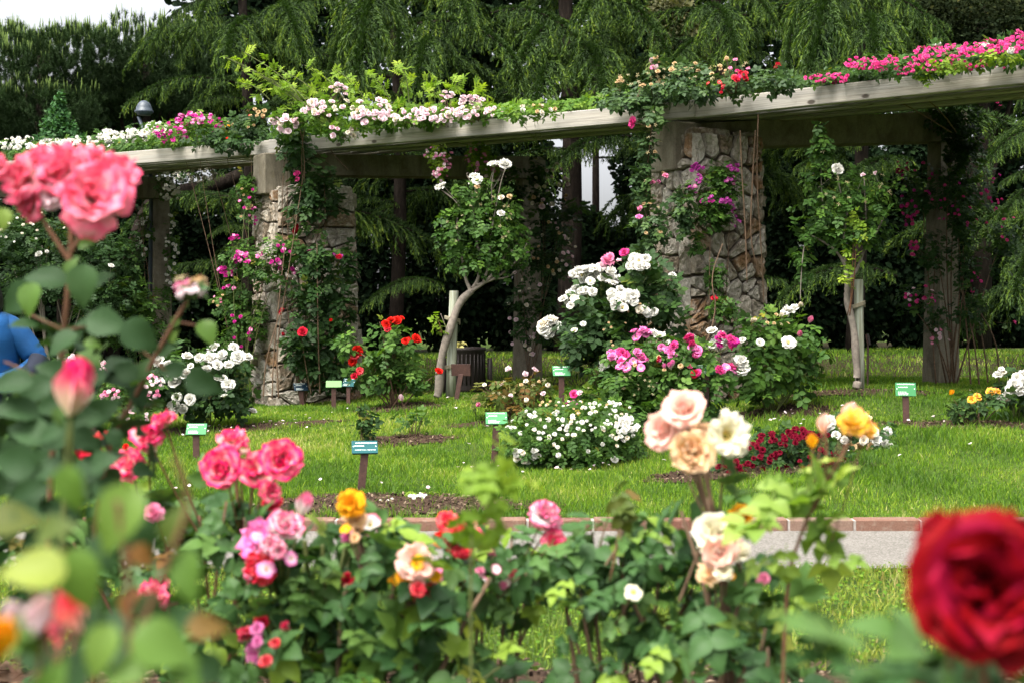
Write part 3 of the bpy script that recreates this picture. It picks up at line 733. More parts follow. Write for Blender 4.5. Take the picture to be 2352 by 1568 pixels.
surf(nt, c, .85, 0, .2, bump=g1, bstr=.35, bdist=.006); M['timber'] = m

m, nt, N, L = new_mat('stained concrete'); co = texco(nt)
n1 = noise(nt, co, 5, 7, .7); n2 = noise(nt, texco(nt, 'Object', (2.2, 2.2, .9)), 2.2, 6, .7, 1.2); n3 = noise(nt, co, 90, 3)
c = ramp(nt, n1, [(.3, (.12, .1, .07)), (.5, (.2, .175, .13)), (.7, (.25, .222, .17))])
c = mix(nt, c, (.06, .05, .035), ramp(nt, n2, [(.45, (0, 0, 0)), (.7, (.7, .7, .7))]))
c = mix(nt, c, (.17, .14, .055), ramp(nt, noise(nt, co, 11, 4), [(.6, (0, 0, 0)), (.75, (.35, .35, .35))]))
c = mix(nt, c, ramp(nt, n3, [(.3, (.8, .8, .8)), (.7, (1.1, 1.1, 1.1))]), 1.0, 'MULTIPLY')
surf(nt, c, .95, 0, .15, bump=n3, bstr=.4, bdist=.005); M['concrete'] = m

m, nt, N, L = new_mat('rubble stone'); co = texco(nt)
c = ramp(nt, attr(nt, 'r'), [(0, (.19, .14, .095)), (.25, (.31, .265, .205)), (.5, (.45, .42, .36)), (.78, (.36, .31, .245)), (.88, (.24, .14, .07)), (1, (.28, .175, .1))])
n1 = noise(nt, co, 9, 8, .72); n2 = noise(nt, co, 30, 5, .7)
c = mix(nt, c, (.56, .525, .46), ramp(nt, n1, [(.48, (0, 0, 0)), (.66, (.7, .7, .7))]))
c = mix(nt, c, (.1, .075, .05), ramp(nt, noise(nt, co, 6, 6, .7), [(.55, (0, 0, 0)), (.74, (.75, .75, .75))]))
c = mix(nt, c, ramp(nt, n2, [(.3, (.62, .6, .57)), (.65, (1.1, 1.1, 1.1))]), 1.0, 'MULTIPLY')
surf(nt, c, .95, 0, .12, bump=n2, bstr=.9, bdist=.025); M['stone'] = m
M['core'] = simple_mat('pillar mortar', (.085, .066, .048), .95, .4, 25, bstr=.4)

def clip_poly(poly, p, n):
    out = []
    for i in range(len(poly)):
        a, b = poly[i - 1], poly[i]; da, db = (a - p) @ n, (b - p) @ n
        if da <= 0: out.append(a)
        if (da < 0) != (db < 0): out.append(a + (b - a) * da / (da - db))
    return out

def stone_face(mb, o, ax, ay, nrm_, w, h, cw, ch, gap=.009, dep=.05):
    """irregular rubble on the rectangle w x h at o; ax, ay in-plane unit axes, nrm_ outward"""
    nx, ny = max(1, round(w / cw)), max(2, round(h / ch)); seeds = []
    for j in range(ny):
        m_ = max(1, nx + random.choice((-1, 0, 0, 1))) if nx > 2 else max(1, random.choice((nx, nx, nx + 1, nx - 1)))
        offs = random.random() * .5
        for i in range(m_):
            if random.random() < .1: continue
            for _ in range(2 if random.random() < .16 else 1): seeds.append(np.array([(i + .5 + (offs - .25) + random.uniform(-.38, .38)) / m_ * w, (j + .5 + random.uniform(-.42, .42)) / ny * h]))
    asp = cw / ch
    for i, s_ in enumerate(seeds):
        poly = [np.array(q, float) for q in ((0, 0), (w, 0), (w, h), (0, h))]
        for k, q in enumerate(seeds):
            if k == i: continue
            d_ = (q - s_) * np.array([1, asp * asp])
            if np.linalg.norm(q - s_) > max(cw, ch) * 3.5: continue
            poly = clip_poly(poly, (s_ + q) / 2 - (q - s_) / np.linalg.norm(q - s_) * gap, d_)
            if len(poly) < 3: break
        if len(poly) < 3: continue
        pts = []
        for a, b in zip(poly, poly[1:] + poly[:1]):
            k = max(1, int(np.linalg.norm(b - a) / .045))
            pts += [a + (b - a) * t / k for t in range(k)]
        pts = np.array(pts); c = pts.mean(0); n = len(pts)
        if n < 4: continue
        q = pts.copy()                                    # round the corners a little
        for _ in range(1): q = .7 * q + .15 * (np.roll(q, 1, 0) + np.roll(q, -1, 0))
        edge = (pts[:, 0] < .01) | (pts[:, 0] > w - .01)
        q[edge, 0] = pts[edge, 0]
        dp = dep * random.uniform(.5, 1.4); tx, ty = random.uniform(-.13, .13), random.uniform(-.13, .13)
        V = []
        rings = ((1.0, -.03, .002), (.985, .6, .005), (.93, .93, .008), (.74, 1.0, .009), (.38, 1.0, .01))
        for sc0, hh, ns in rings:
            for p in q:
                u = c + (p - c) * sc0; z = dp * hh + (tx * (u - c)[0] + ty * (u - c)[1]) * max(0, hh) + random.gauss(0, ns)
                V.append(o + ax * (u[0] + random.gauss(0, ns * .5)) + ay * (u[1] + random.gauss(0, ns * .5)) + nrm_ * z)
        V.append(o + ax * c[0] + ay * c[1] + nrm_ * dp * 1.05)
        j = np.arange(n); jn = (j + 1) % n
        f = np.concatenate([np.stack([r_ * n + j, r_ * n + jn, (r_ + 1) * n + jn, (r_ + 1) * n + j], -1) for r_ in range(len(rings) - 1)])
        mb.add(V, [f, np.stack([4 * n + j, 4 * n + jn, np.full(n, 5 * n)], -1)], r=random.random())

U_ = nrm(np.array([.88, .475, 0])); T_ = nrm(np.array([.475, -.88, 0])); Z_ = np.array([0, 0, 1.0])
perg = thing('pergola', 'long curved pergola of grey timber slats on rubble stone pillars and concrete posts', 'pergola', gpos(1100, 15.0))

def pillar(corner, lu, lt, ztop, cw, ch, seed):
    """corner: the near bottom edge point (world); lu along the beam, lt along the front"""
    random.seed(seed); mb = MB(); z0 = float(ground(corner[0], corner[1])) - .15; h = ztop - z0
    near = np.array([corner[0], corner[1], z0]); ol = near - T_ * lt
    def lean(mbx):                                       # slight batter: wider at the foot
        V = mbx.v; cx = near + U_ * lu / 2 - T_ * lt / 2
        for k in range(len(V)):
            v = np.array(V[k]); s_ = 1.11 - .11 * np.clip((v[:, 2:3] - z0) / h, 0, 1); v[:, :2] = cx[:2] + (v[:, :2] - cx[:2]) * s_; V[k] = v
    stone_face(mb, ol, T_, Z_, -U_, lt, h, cw, ch)
    stone_face(mb, near, U_, Z_, T_, lu, h, cw, ch)
    stone_face(mb, near + U_ * lu, -T_, Z_, U_, lt, h, cw, ch)
    stone_face(mb, ol + U_ * lu, -U_, Z_, -T_, lu, h, cw, ch)
    stone_face(mb, ol + Z_ * h, T_, U_, Z_, lt, lu, .25, .25)
    box(mb, near + U_ * lu / 2 - T_ * lt / 2 + Z_ * h / 2, U_ * (lu / 2 - .012), T_ * (lt / 2 - .012), Z_ * (h / 2 - .005), m=1)
    lean(mb)
    return mb.build('stone_pillar', [M['stone'], M['core']], perg, smooth=False)

def beam(front, ln, zt, slope, zb, wid=.3, hz=.45, back_z=None, post=True, post_off=.15):
    """concrete cross beam: deep end block in front, level arm going back along U_, tapering post behind"""
    mb = MB(); f0 = np.array([front[0], front[1], 0.0]); uu = nrm(U_ + Z_ * slope)
    box(mb, f0 + U_ * .14 + Z_ * (zt - hz / 2), U_ * .16, T_ * wid / 2, Z_ * hz / 2, bev=.012)
    hb = zt - zb
    e0 = f0 + U_ * .28; e1 = f0 + U_ * (.3 + ln); zt1 = zt + slope * 1.35 * ln; zb1 = zb + slope * ln; ww = T_ * (wid / 2 - .012)
    mb.add([e0 - ww + Z_ * zb, e0 + ww + Z_ * zb, e0 + ww + Z_ * (zt - .004), e0 - ww + Z_ * (zt - .004), e1 - ww + Z_ * zb1, e1 + ww + Z_ * zb1, e1 + ww + Z_ * zt1, e1 - ww + Z_ * zt1], np.array([(0, 1, 2, 3), (5, 4, 7, 6), (1, 5, 6, 2), (4, 0, 3, 7), (3, 2, 6, 7), (4, 5, 1, 0)]))
    o = mb.build('cross_beam', M['concrete'], perg, smooth=False)
    if post:
        e = f0 + U_ * .3 + uu * (ln - post_off); zg = float(ground(e[0], e[1])) - .1; zt2 = zb + slope * (ln - post_off)
        mb = MB(); a, b = .15, .125
        for s0, s1, h0, h1 in ((1, .8, zg, zt2 - .012),):
            V = [np.array([e[0], e[1], 0]) + U_ * sx * a * q + T_ * sy * b * q + Z_ * zz for q, zz in ((s0, h0), (s1, h1)) for sx, sy in ((-1, -1), (1, -1), (1, 1), (-1, 1))]
            mb.add(V, np.array([(0, 1, 5, 4), (1, 2, 6, 5), (2, 3, 7, 6), (3, 0, 4, 7), (4, 5, 6, 7), (3, 2, 1, 0)]))
        mb.build('concrete_post', M['concrete'], perg, smooth=False)
    return o

ZB = CAMZ
# right pillar: near corner at view x 1590, d 13.55
cR = np.array([(1588 - CX) / F * 13.5, 13.5, 0]); cL = np.array([(640 - CX) / F * 16.3, 16.3, 0])
pillar(cR, .8, .62, ZB + 1.62, .15, .2, 5)
pillar(cL, .92, .68, ZB + 1.30, .26, .2, 8)
bR = cR - T_ * .33 - U_ * .09; bL = cL - T_ * .36 - U_ * .09
beam(bR, 3.5, ZB + 1.735, .075, ZB + 1.50, hz=.46, wid=.42)
beam(bL, 3.4, ZB + 1.735, .03, ZB + 1.50, hz=.47, wid=.42)
cF = np.array([-8.4, 19.2, 0]); pillar(cF, 1.0, .68, ZB + 1.4, .27, .19, 3)
beam(cF - T_ * .36 - U_ * .09, 3.7, ZB + 1.735, .03, ZB + 1.46, wid=.42)
cN = np.array([5.9, 9.9, 0]); pillar(cN, .9, .62, ZB + 1.5, .2, .2, 9)
beam(cN - T_ * .33 - U_ * .09, 3.5, ZB + 1.735, .07, ZB + 1.5, wid=.42)
# timber boards: fourteen slats per bay, laid across the beams
fp = [np.array(q) for q in ((-11.5, 21.9), (-8.5, 20.1), (-2.72, 16.5), (1.62, 13.4), (6.1, 9.45), (7.6, 7.9))]
random.seed(3)
for i in range(5):
    a, b = fp[i], fp[i + 1]; sl0 = (.06, .06, .085, .1, .11)[i]; sl1 = (.06, .085, .1, .11, .11)[i]
    for k in range(11):
        off = .02 + .345 * k + (.0 if k == 0 else random.uniform(-.02, .02)); j0, j1 = (random.uniform(-.06, .06) for _ in range(2))
        oo = .055 if i % 2 else 0.0
        rz = .06 * min(off, 1.55) + .15 * max(0, off - 1.55); p0 = np.array([*(a + U_[:2] * (off + oo)), ZB + 1.735 + .085 + rz * (sl0 / .1 if sl0 < .08 else 1)]); p1 = np.array([*(b + U_[:2] * (off + oo)), ZB + 1.735 + .085 + rz * (sl1 / .1 if sl1 < .08 else 1)])
        dr = nrm(p1 - p0); p0 = p0 - dr * (.12 + j0 * .3); p1 = p1 + dr * (.12 + j1 * .3); Ln = np.linalg.norm(p1 - p0)
        mb = MB(); box(mb, (0, 0, 0), (Ln / 2, 0, 0), (0, .042, 0), (0, 0, .08), bev=.006, r=random.uniform(.6, 1) if k == 0 else (random.uniform(0, .25) if k % 2 else random.uniform(.7, 1)))  # every second slat coloured dark, standing in for shadow lines between slats
        me = mb.mesh('board', M['timber'], smooth=False)
        o = bpy.data.objects.new('timber_board', me); C.objects.link(o); o.parent = perg
        sd = nrm(np.cross(Z_, dr)); up = np.cross(dr, sd)
        R = Matrix(np.stack([dr, sd, up], -1).tolist()).to_4x4(); R.translation = Vector(((p0 + p1) / 2 - np.array(perg.location)).tolist())
        o.matrix_basis = R

# ================================================================== plant labels (signs)
m, nt, N, L = new_mat('brown steel'); co = texco(nt); n1 = noise(nt, co, 60, 4)
surf(nt, ramp(nt, n1, [(.3, (.045, .022, .018)), (.7, (.09, .042, .032))]), .6, 0, .4, bump=n1, bstr=.15); M['steel'] = m
M['sign_green'] = simple_mat('green enamel', (.05, .21, .08), .5, .06, 8, bstr=.02, spec=.2)
M['sign_pale'] = simple_mat('pale green enamel', (.16, .32, .12), .5, .06, 8, bstr=.02, spec=.2)
M['sign_teal'] = simple_mat('teal enamel', (.007, .075, .08), .5, .06, 8, bstr=.02, spec=.2)
M['sign_navy'] = simple_mat('dark blue enamel', (.012, .03, .05), .35, .1, 8, bstr=.02, spec=.5)
M['sign_back'] = simple_mat('brown sign plate', (.035, .018, .015), .6, .2, 30, spec=.2)
M['ink'] = simple_mat('white lettering', (.78, .84, .78), .5, .03)
def sign(x, d, hgt, label, col='sign_green', yaw=0.0, tilt=.6, lean=0.0, wide=.155, tall=.105, lines=((.38, -.42, .34), (.16, -.36, .05), (-.2, -.38, .0), (-.3, -.38, .12), (-.4, -.38, .06)), ink=True, group='plant labels standing in the lawn'):
    p = gpos(x, d); t = thing('plant_label', label, 'plant sign', p, group)
    mb = MB(); top = p + np.array([lean, 0, hgt])
    X = np.array([math.cos(yaw), math.sin(yaw), 0]); Y = np.array([-math.sin(yaw), math.cos(yaw), 0])
    ax = nrm(top - p + np.array([0, 0, .06]))
    box(mb, (p + top) / 2 - Z_ * .03, X * .024, Y * .007, ax * (hgt / 2 + .03), bev=.002)
    mb.build('post', M['steel'], t, smooth=False)
    up = nrm(Z_ * math.cos(tilt) + Y * math.sin(tilt)); nn = nrm(np.cross(X, up)); 
    mb = MB(); c = top + up * (tall * .32) + nn * .012
    box(mb, c, X * wide / 2, up * tall / 2, nn * .004, bev=.0015); box(mb, c - nn * .008, X * wide * .47, up * tall * .47, nn * .004, m=1)
    pl = mb.build('plate', [M[col], M['steel']], t, smooth=False)
    if ink:
        mb = MB(); random.seed(int(x))
        for (yy, xa, xb) in lines:
            q = xa * wide
            while q < xb * wide:
                l = random.uniform(.006, .018); hh = .0032 if yy > 0 else .002
                box(mb, c + X * (q + l / 2) + up * yy * tall + nn * .0047, X * l / 2, up * hh, nn * .0006); q += l + .003
        for sx in (-1, 1): box(mb, c + X * sx * wide * .43 + up * .04 * tall + nn * .0047, X * .0035, up * .0035, nn * .0006)
        mb.build('lettering', M['ink'], pl, smooth=False)
    return t
sign(449, 10.6, .2, 'pale green label on short brown post, standing alone in grass left of the pink roses', 'sign_green', .05, .75, wide=.15)
sign(826, 8.75, .235, 'teal label on leaning brown post beside the mulch strip along the kerb', 'sign_teal', .15, .85, .03, wide=.16, lines=((.3, -.35, .42), (.08, -.38, -.05), (-.25, -.38, .05), (-.25, .1, .4)))
sign(1134, 10.15, .305, 'green label in front of the small white ground-cover rose', 'sign_green', .06, .7, .02)
sign(766, 14.6, .27, 'small pale green label between the left stone pillar and the scarlet rose', 'sign_pale', .1, .95, wide=.16, ink=False)
sign(2084, 11.0, .235, 'upright green label with white text on brown post on the right lawn', 'sign_green', -.1, .25, -.01, wide=.155)
sign(1290, 12.0, .40, 'green label half hidden at the left foot of the tall white rose', 'sign_green', .1, .7, wide=.15)
sign(1622, 11.4, .42, 'green label almost buried in the pink and fuchsia rose bush', 'sign_green', .1, .75, wide=.15)
sign(212, 10.2, .36, 'tilted turquoise green label among the blurred rose leaves at far left', 'sign_green', .2, .8, wide=.15)
sign(695, 15.75, .2, 'dark navy label leaning at the foot of the left stone pillar', 'sign_navy', .4, .7, -.02)
sign(800, 15.7, .22, 'dark teal label half hidden in shade beside the left pillar climber', 'sign_teal', -.4, .6)
sign(1045, 14.2, .27, 'brown unlettered back of a label leaning by the left timber stake', 'sign_back', 3.0, .15, .06, ink=False, wide=.2, tall=.12)
sign(1994, 13.6, .45, 'dark brown label seen edge-on behind the right timber stake', 'sign_back', 1.2, .2, ink=False)

# ================================================================== litter bin, stakes, lamp
mb = MB(); p = gpos(1072, 16.0); t = thing('litter_bin', 'dark brown round litter bin in the shade behind the left standard rose', 'bin', p)
lathe(mb, p, [(.001, .04), (.2, .04), (.205, .08), (.205, .5), (.215, .51), (.215, .54), (.19, .54), (.185, .1), (.001, .1)], 28)
for k in range(28):
    a = k / 28 * 2 * PI; box(mb, p + np.array([.209 * math.cos(a), .209 * math.sin(a), .3]), (.003 * math.cos(a), .003 * math.sin(a), 0), (-.006 * math.sin(a), .006 * math.cos(a), 0), (0, 0, .17))
M['bin'] = simple_mat('dark bin metal', (.016, .011, .01), .6, .2, 20)
mb.build('body', M['bin'], t)
mb = MB()
for sx in (-.26, .26):
    mb = MB(); tube(mb, [p + (sx, 0, -.05), p + (sx, 0, .2), p + (sx, 0, .42)], .03, 10); tube(mb, [p + (sx, 0, .36), p + (sx * .8, 0, .36)], .008, 6); mb.build('support_post', M['bin'], t)
mb = MB(); q = p + (-.08, -.05, .57); n = 9
mb.inst(leaf_tmpl(.5, .2), frames(rng.normal(size=(n, 3)), rng.normal(size=(n, 3)), rng.uniform(.05, .1, n)), q + rng.normal(size=(n, 3)) * (.04, .04, .012))
tag(mb.build('wrapper', simple_mat('yellow and white wrapper', (.6, .55, .2), .4, .5, 40)), 'crumpled yellow and white wrapper lying on top of the litter bin', 'litter')

m, nt, N, L = new_mat('green grey timber stake'); n1 = noise(nt, texco(nt, 'Object', (30, 30, 1.4)), 1.6, 7)
c = ramp(nt, n1, [(.3, (.12, .115, .075)), (.5, (.3, .31, .23)), (.68, (.4, .44, .36))]); surf(nt, c, .9, 0, .15, bump=n1, bstr=.5, bdist=.01); M['stake'] = m
M['strap'] = simple_mat('grey strap', (.25, .22, .15), .9, .3, 40)
def stake(x, d, ytop, rad, label, ties, lean=0.0):
    p = gpos(x, d); top = at(x + lean, ytop, d); t = thing('timber_stake', label, 'stake', p, 'timber stakes of the standard roses')
    mb = MB(); tube(mb, [p + (0, 0, -.1), p * .67 + top * .33, p * .33 + top * .67, top - (0, 0, .006), top], [rad, rad, rad * .97, rad * .95, rad * .86], 14); mb.build('pole', M['stake'], t)
    for (y, x0, x1, dy) in ties:
        mb = MB(); a = np.arange(17) / 16 * 2 * PI; c0 = at((x0 + x1) / 2, y, d); hw = (x1 - x0) / 2 / S(d); sl = dy / S(d)
        pts = np.stack([c0[0] + hw * np.cos(a), c0[1] + (rad + .012) * np.sin(a), c0[2] + sl * np.cos(a) + .004 * a], -1)
        for q in (-.012, 0, .012): tube(mb, pts + (0, 0, q), .0085, 6)
        mb.build('tie', M['strap'], t)
stake(1034, 14.55, 668, .05, 'greenish round timber stake tied to the leaning left standard rose', [(737, 1022, 1056, -5), (846, 1008, 1047, 2)], 9)
stake(1976, 12.75, 642, .042, 'weathered grey timber stake strapped to the right standard rose', [(706, 1950, 1986, 5)], -4)
stake(143, 15.5, 770, .06, 'pale timber stake behind the blurred rose leaves at far left', [(812, 130, 156, 0)])

M['lamp'] = simple_mat('blue grey lamp metal', (.045, .06, .08), .45, .1, 10, spec=.5)
t = thing('street_lamp', 'blue grey street lamp with domed head rising behind the white rambler', 'street lamp', gpos(318, 21.2))
b0 = gpos(318, 21.2); b1 = at(334, 300, 21.2); b2 = at(318, 268, 21.2)
mb = MB(); tube(mb, [b0 + (0.17, 0, 0), at(347, 420, 21.2), at(338, 320, 21.2), b2], [.04, .03, .028, .026], 12); mb.build('pole', M['lamp'], t)
mb = MB(); lathe(mb, at(331, 262, 21.2), [(.001, -.02), (.1, -.02), (.1, .0), (.138, .02), (.138, .045), (.12, .055), (.114, .1), (.086, .155), (.043, .19), (.001, .2)], 26); mb.build('lamp_head', M['lamp'], t)

def roof_shade_blobs(i, d, cov=15, n=8, m_=5, l0=.35):
    """flat unseen leafy patches added on the slats of bay i to shade the ground below"""
    a, b = fp[i], fp[i + 1]; o = []
    for u in range(n):
        for v in range(m_):
            q = (u + .5 + random.uniform(-.3, .3)) / n; l = l0 + (3.45 - l0) * (v + .5) / m_
            p = a * (1 - q) + b * q + U_[:2] * l; z = ZB + 1.735 + .2 + (.085, .085, .09, .1, .11)[i] * l
            s_ = S(p[1]); x = CX + p[0] * s_; y = HZ - (z - CAMZ) * s_
            o.append((x, y, .6 * s_, .1 * s_, p[1] - d, .55, cov))
    return o
# ================================================================== trees behind the pergola
random.seed(21)
m, nt, N, L = new_mat('conifer bark'); n1 = noise(nt, texco(nt, 'Object', (8, 8, 2)), 2, 8, .7)
surf(nt, ramp(nt, n1, [(.3, (.008, .006, .005)), (.55, (.024, .018, .014)), (.75, (.048, .038, .03))]), .95, 0, .1, bump=n1, bstr=.9, bdist=.04); M['bark'] = m
BLADE = (np.array([(-.5, 0, 0), (.5, 0, 0), (.0, 1, .0)]), [np.array([(0, 1, 2)])], np.zeros(3), [0])
TUFT = (np.array([(-.11, 0, 0), (.11, 0, 0), (.28, .9, .1), (-.11, 0, .1), (.11, 0, -.1), (-.28, .9, -.1), (0, 0, -.12), (0, 0, .12), (.03, 1.0, .25)]), [np.array([(0, 1, 2), (3, 4, 5), (6, 7, 8)])], np.zeros(9), [0])

def cedar_branch(seed, Ln=3.2):
    """one drooping deodar limb: arching axis along +X, side shoots both ways, curtains of hanging twigs"""
    g = np.random.default_rng(seed); mb = MB()
    s = np.linspace(0, 1, 14); rise = g.uniform(.1, .22); dr = g.uniform(.32, .46); bend = g.uniform(-.12, .12)
    ax = np.stack([Ln * s * (1 - .1 * s), bend * Ln * s * s, Ln * (rise * s - dr * s ** 2.2)], -1)
    tube(mb, ax, np.linspace(.03, .004, 14), 5, m=1)
    P = []; D = []; R = []
    def line(p, d, ln, droop, step, r0, r1):
        n = max(3, int(ln / step)); t = np.linspace(0, 1, n)[:, None]
        q = p + d * ln * t * (1 - .25 * t) + np.array([0, 0, -1.0]) * droop * ln * t * t
        return q, r0 + (r1 - r0) * t[:, 0]
    k = 0
    for si in np.arange(.05, 1.0, .026):
        p = np.array([np.interp(si, s, ax[:, j]) for j in range(3)]); k += 1
        fw = nrm(np.array([np.interp(min(1, si + .03), s, ax[:, j]) - np.interp(si, s, ax[:, j]) for j in range(3)]) + 1e-6)
        sd = np.array([-fw[1], fw[0], 0]) * (1 if k % 2 else -1)
        ln = (.6 * (1 - si) ** .5 * min(1, .4 + si * 2) + .16) * g.uniform(.6, 1.15) * (1 + .3 * math.sin(si * 26 + seed)) * Ln / 3.2
        d = nrm(fw * .7 + sd * .7 + g.normal(size=3) * .14 + (0, 0, .12)); tone = g.normal() * .1
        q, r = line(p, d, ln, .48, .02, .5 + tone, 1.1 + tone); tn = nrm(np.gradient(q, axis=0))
        P.append(q); R.append(r); D.append(tn)
        for w in np.arange(.05, ln, .062):
            i_ = min(len(q) - 1, int(w / ln * len(q))); b = q[i_]
            l2 = g.uniform(.1, .26) * (1 - .4 * w / ln) * (1 if g.random() < .93 else 1.8)
            ls = nrm(np.cross(d, (0, 0, 1.0))) * (1 if int(w / .062) % 2 else -1); d2 = nrm(tn[i_] * .7 + ls * .5 + g.normal(size=3) * .15 + (0, 0, -.25))
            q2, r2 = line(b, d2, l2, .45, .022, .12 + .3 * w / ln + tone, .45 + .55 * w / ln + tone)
            P.append(q2); R.append(r2); D.append(nrm(np.gradient(q2, axis=0)))
    for e in range(5):
        tt = np.linspace(0, 1, 130); q = np.stack([np.interp(tt, s, ax[:, j]) for j in range(3)], -1) + g.normal(size=(130, 3)) * .018 + (0, 0, .02)
        P.append(q); R.append(np.full(130, .5)); D.append(np.tile((.6, 0, .5), (130, 1)))
    P = np.concatenate(P); R = np.concatenate(R); D = np.concatenate(D); n = len(P)
    Dr = D + g.normal(size=(n, 3)) * .3
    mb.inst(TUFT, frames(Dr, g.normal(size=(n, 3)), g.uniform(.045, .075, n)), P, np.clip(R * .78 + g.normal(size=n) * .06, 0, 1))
    me = mb.mesh('cedar branch', [M['cedar'], M['bark']]); me['tip'] = ax[-1].tolist(); return me
CED = [cedar_branch(100 + i) for i in range(6)]

def in_gap(p):
    x = CX + p[0] / p[1] * F; y = HZ - (p[2] - CAMZ) / p[1] * F
    return (1312 < x < 1400 and 385 < y < 500) or (425 < x < 500 and 385 < y < 455)

def cedar(x, d, label, H, n, rmax, zmin=.6, tr=.14, az=None, name='cedar_tree', zpow=1.0):
    B = gpos(x, d); t = thing(name, label, 'tree', B, 'drooping cedars behind the pergola')
    mb = MB(); zz = np.linspace(-.2, H, 10); pts = np.stack([B[0] + .12 * np.sin(zz * .5), B[1] + 0 * zz, B[2] + zz], -1)
    tube(mb, pts, np.linspace(tr, .04, 10), 10); mb.build('trunk', M['bark'], t)
    ga = random.random() * 6.3
    for k in range(n):
        f = ((k + .5) / n) ** zpow; z = zmin + (H - .4 - zmin) * f; ga += 2.399 + random.uniform(-.3, .3)
        a = ga if az is None else az[0] + (az[1] - az[0]) * ((ga / (2 * PI)) % 1)
        ln = rmax * (1 - f) ** .6 * random.uniform(.7, 1.15) + .5; s_ = ln / 3.2
        if math.sin(a) < .1: ln *= random.uniform(.35, .6); s_ = ln / 3.2
        if any(in_gap(B + np.array([math.cos(a) * ln * q, math.sin(a) * ln * q, z + s_ * 3.2 * (.15 * q - .5 * q ** 2.2) - hq])) for q in (.3, .5, .7, .85, 1) for hq in (0, .2, .45)): continue
        o = bpy.data.objects.new('branch', CED[k % 6]); C.objects.link(o); o.parent = t
        o.location = (.12 * math.sin(z * .5), 0, z); o.scale = (s_, s_ * random.uniform(.85, 1.15), s_ * random.uniform(.8, 1.1))
        o.rotation_euler = (random.uniform(-.15, .15), random.uniform(-.22, .12), a)
    return t
def limb(tree, x0, y0, d0, x1, y1, d1, k, zs=1.0):
    """one cedar limb from its root to its tip"""
    a, b = at(x0, y0, d0), at(x1, y1, d1); v = b - a; h = math.hypot(v[0], v[1]); ln = h / 2.88 * 3.2; s_ = ln / 3.2
    me = CED[k % 6]; co = me['tip']; pitch = math.atan2(co[2] * s_ * zs, h) - math.atan2(v[2], h)
    o = bpy.data.objects.new('branch', me); C.objects.link(o); o.parent = tree; o.location = (a - np.array(wloc(tree))).tolist()
    o.scale = (s_, s_, s_ * zs); o.rotation_euler = (0, pitch, math.atan2(v[1], v[0]) - math.atan2(co[1], co[0]))

def leafy(name, label, cat, group, x, d, blobs, mat, leaf, n, T=T_SINGLE, trunk=None, lumps=.3, droop=.1, shell=.6):
    """broad crown: blobs of (x, y, rx, ry, dd, rd) filled with leaf-sized faces, trunk and limbs below"""
    B = gpos(x, d); t = thing(name, label, cat, B, group); mb = MB(); tot = sum(b[2] * b[3] for b in blobs)
    for b in blobs:
        s_ = S(d + b[4]); c = at(b[0], b[1], d + b[4]); k = int(n * b[2] * b[3] / tot)
        D = nrm(rng.normal(size=(k, 3))); q = (1 - shell * rng.random(k) ** 1.5) * (1 + lumps * lump(D, int(b[0] + b[1] * 3) % 9999, 4.5))
        P = c + D * q[:, None] * np.array([b[2] / s_, b[5], b[3] / s_]); g = ground(P[:, 0], P[:, 1]); ok = P[:, 2] > g; P = P[ok]; D = D[ok]; k = len(P)
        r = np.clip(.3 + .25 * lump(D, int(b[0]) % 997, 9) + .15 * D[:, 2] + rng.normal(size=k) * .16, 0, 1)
        mb.inst(T, frames(D * .6 + rng.normal(size=(k, 3)) * .6 - (0, 0, droop), D + rng.normal(size=(k, 3)) * .5 + (0, 0, .5), rng.uniform(.7, 1.3, k) * leaf), P, r)
    mb.build('crown' if trunk else 'foliage', M[mat], t)
    if trunk:
        mb = MB(); zt = max(at(b[0], b[1], d)[2] for b in blobs)
        tube(mb, [B - (0, 0, .2), B + (.03, 0, (zt - B[2]) * .5), (B[0], B[1], zt)], [trunk, trunk * .8, trunk * .4], 9)
        for b in blobs:
            p = at(b[0], b[1], d + b[4]); q = np.array([B[0], B[1], B[2] + (p[2] - B[2]) * .45]); tube(mb, curve3(q, (q + p) / 2 + (0, 0, -.2), p, 7), np.linspace(trunk * .4, .02, 7), 6)
        mb.build('trunk', M['bark'], t)
    return t

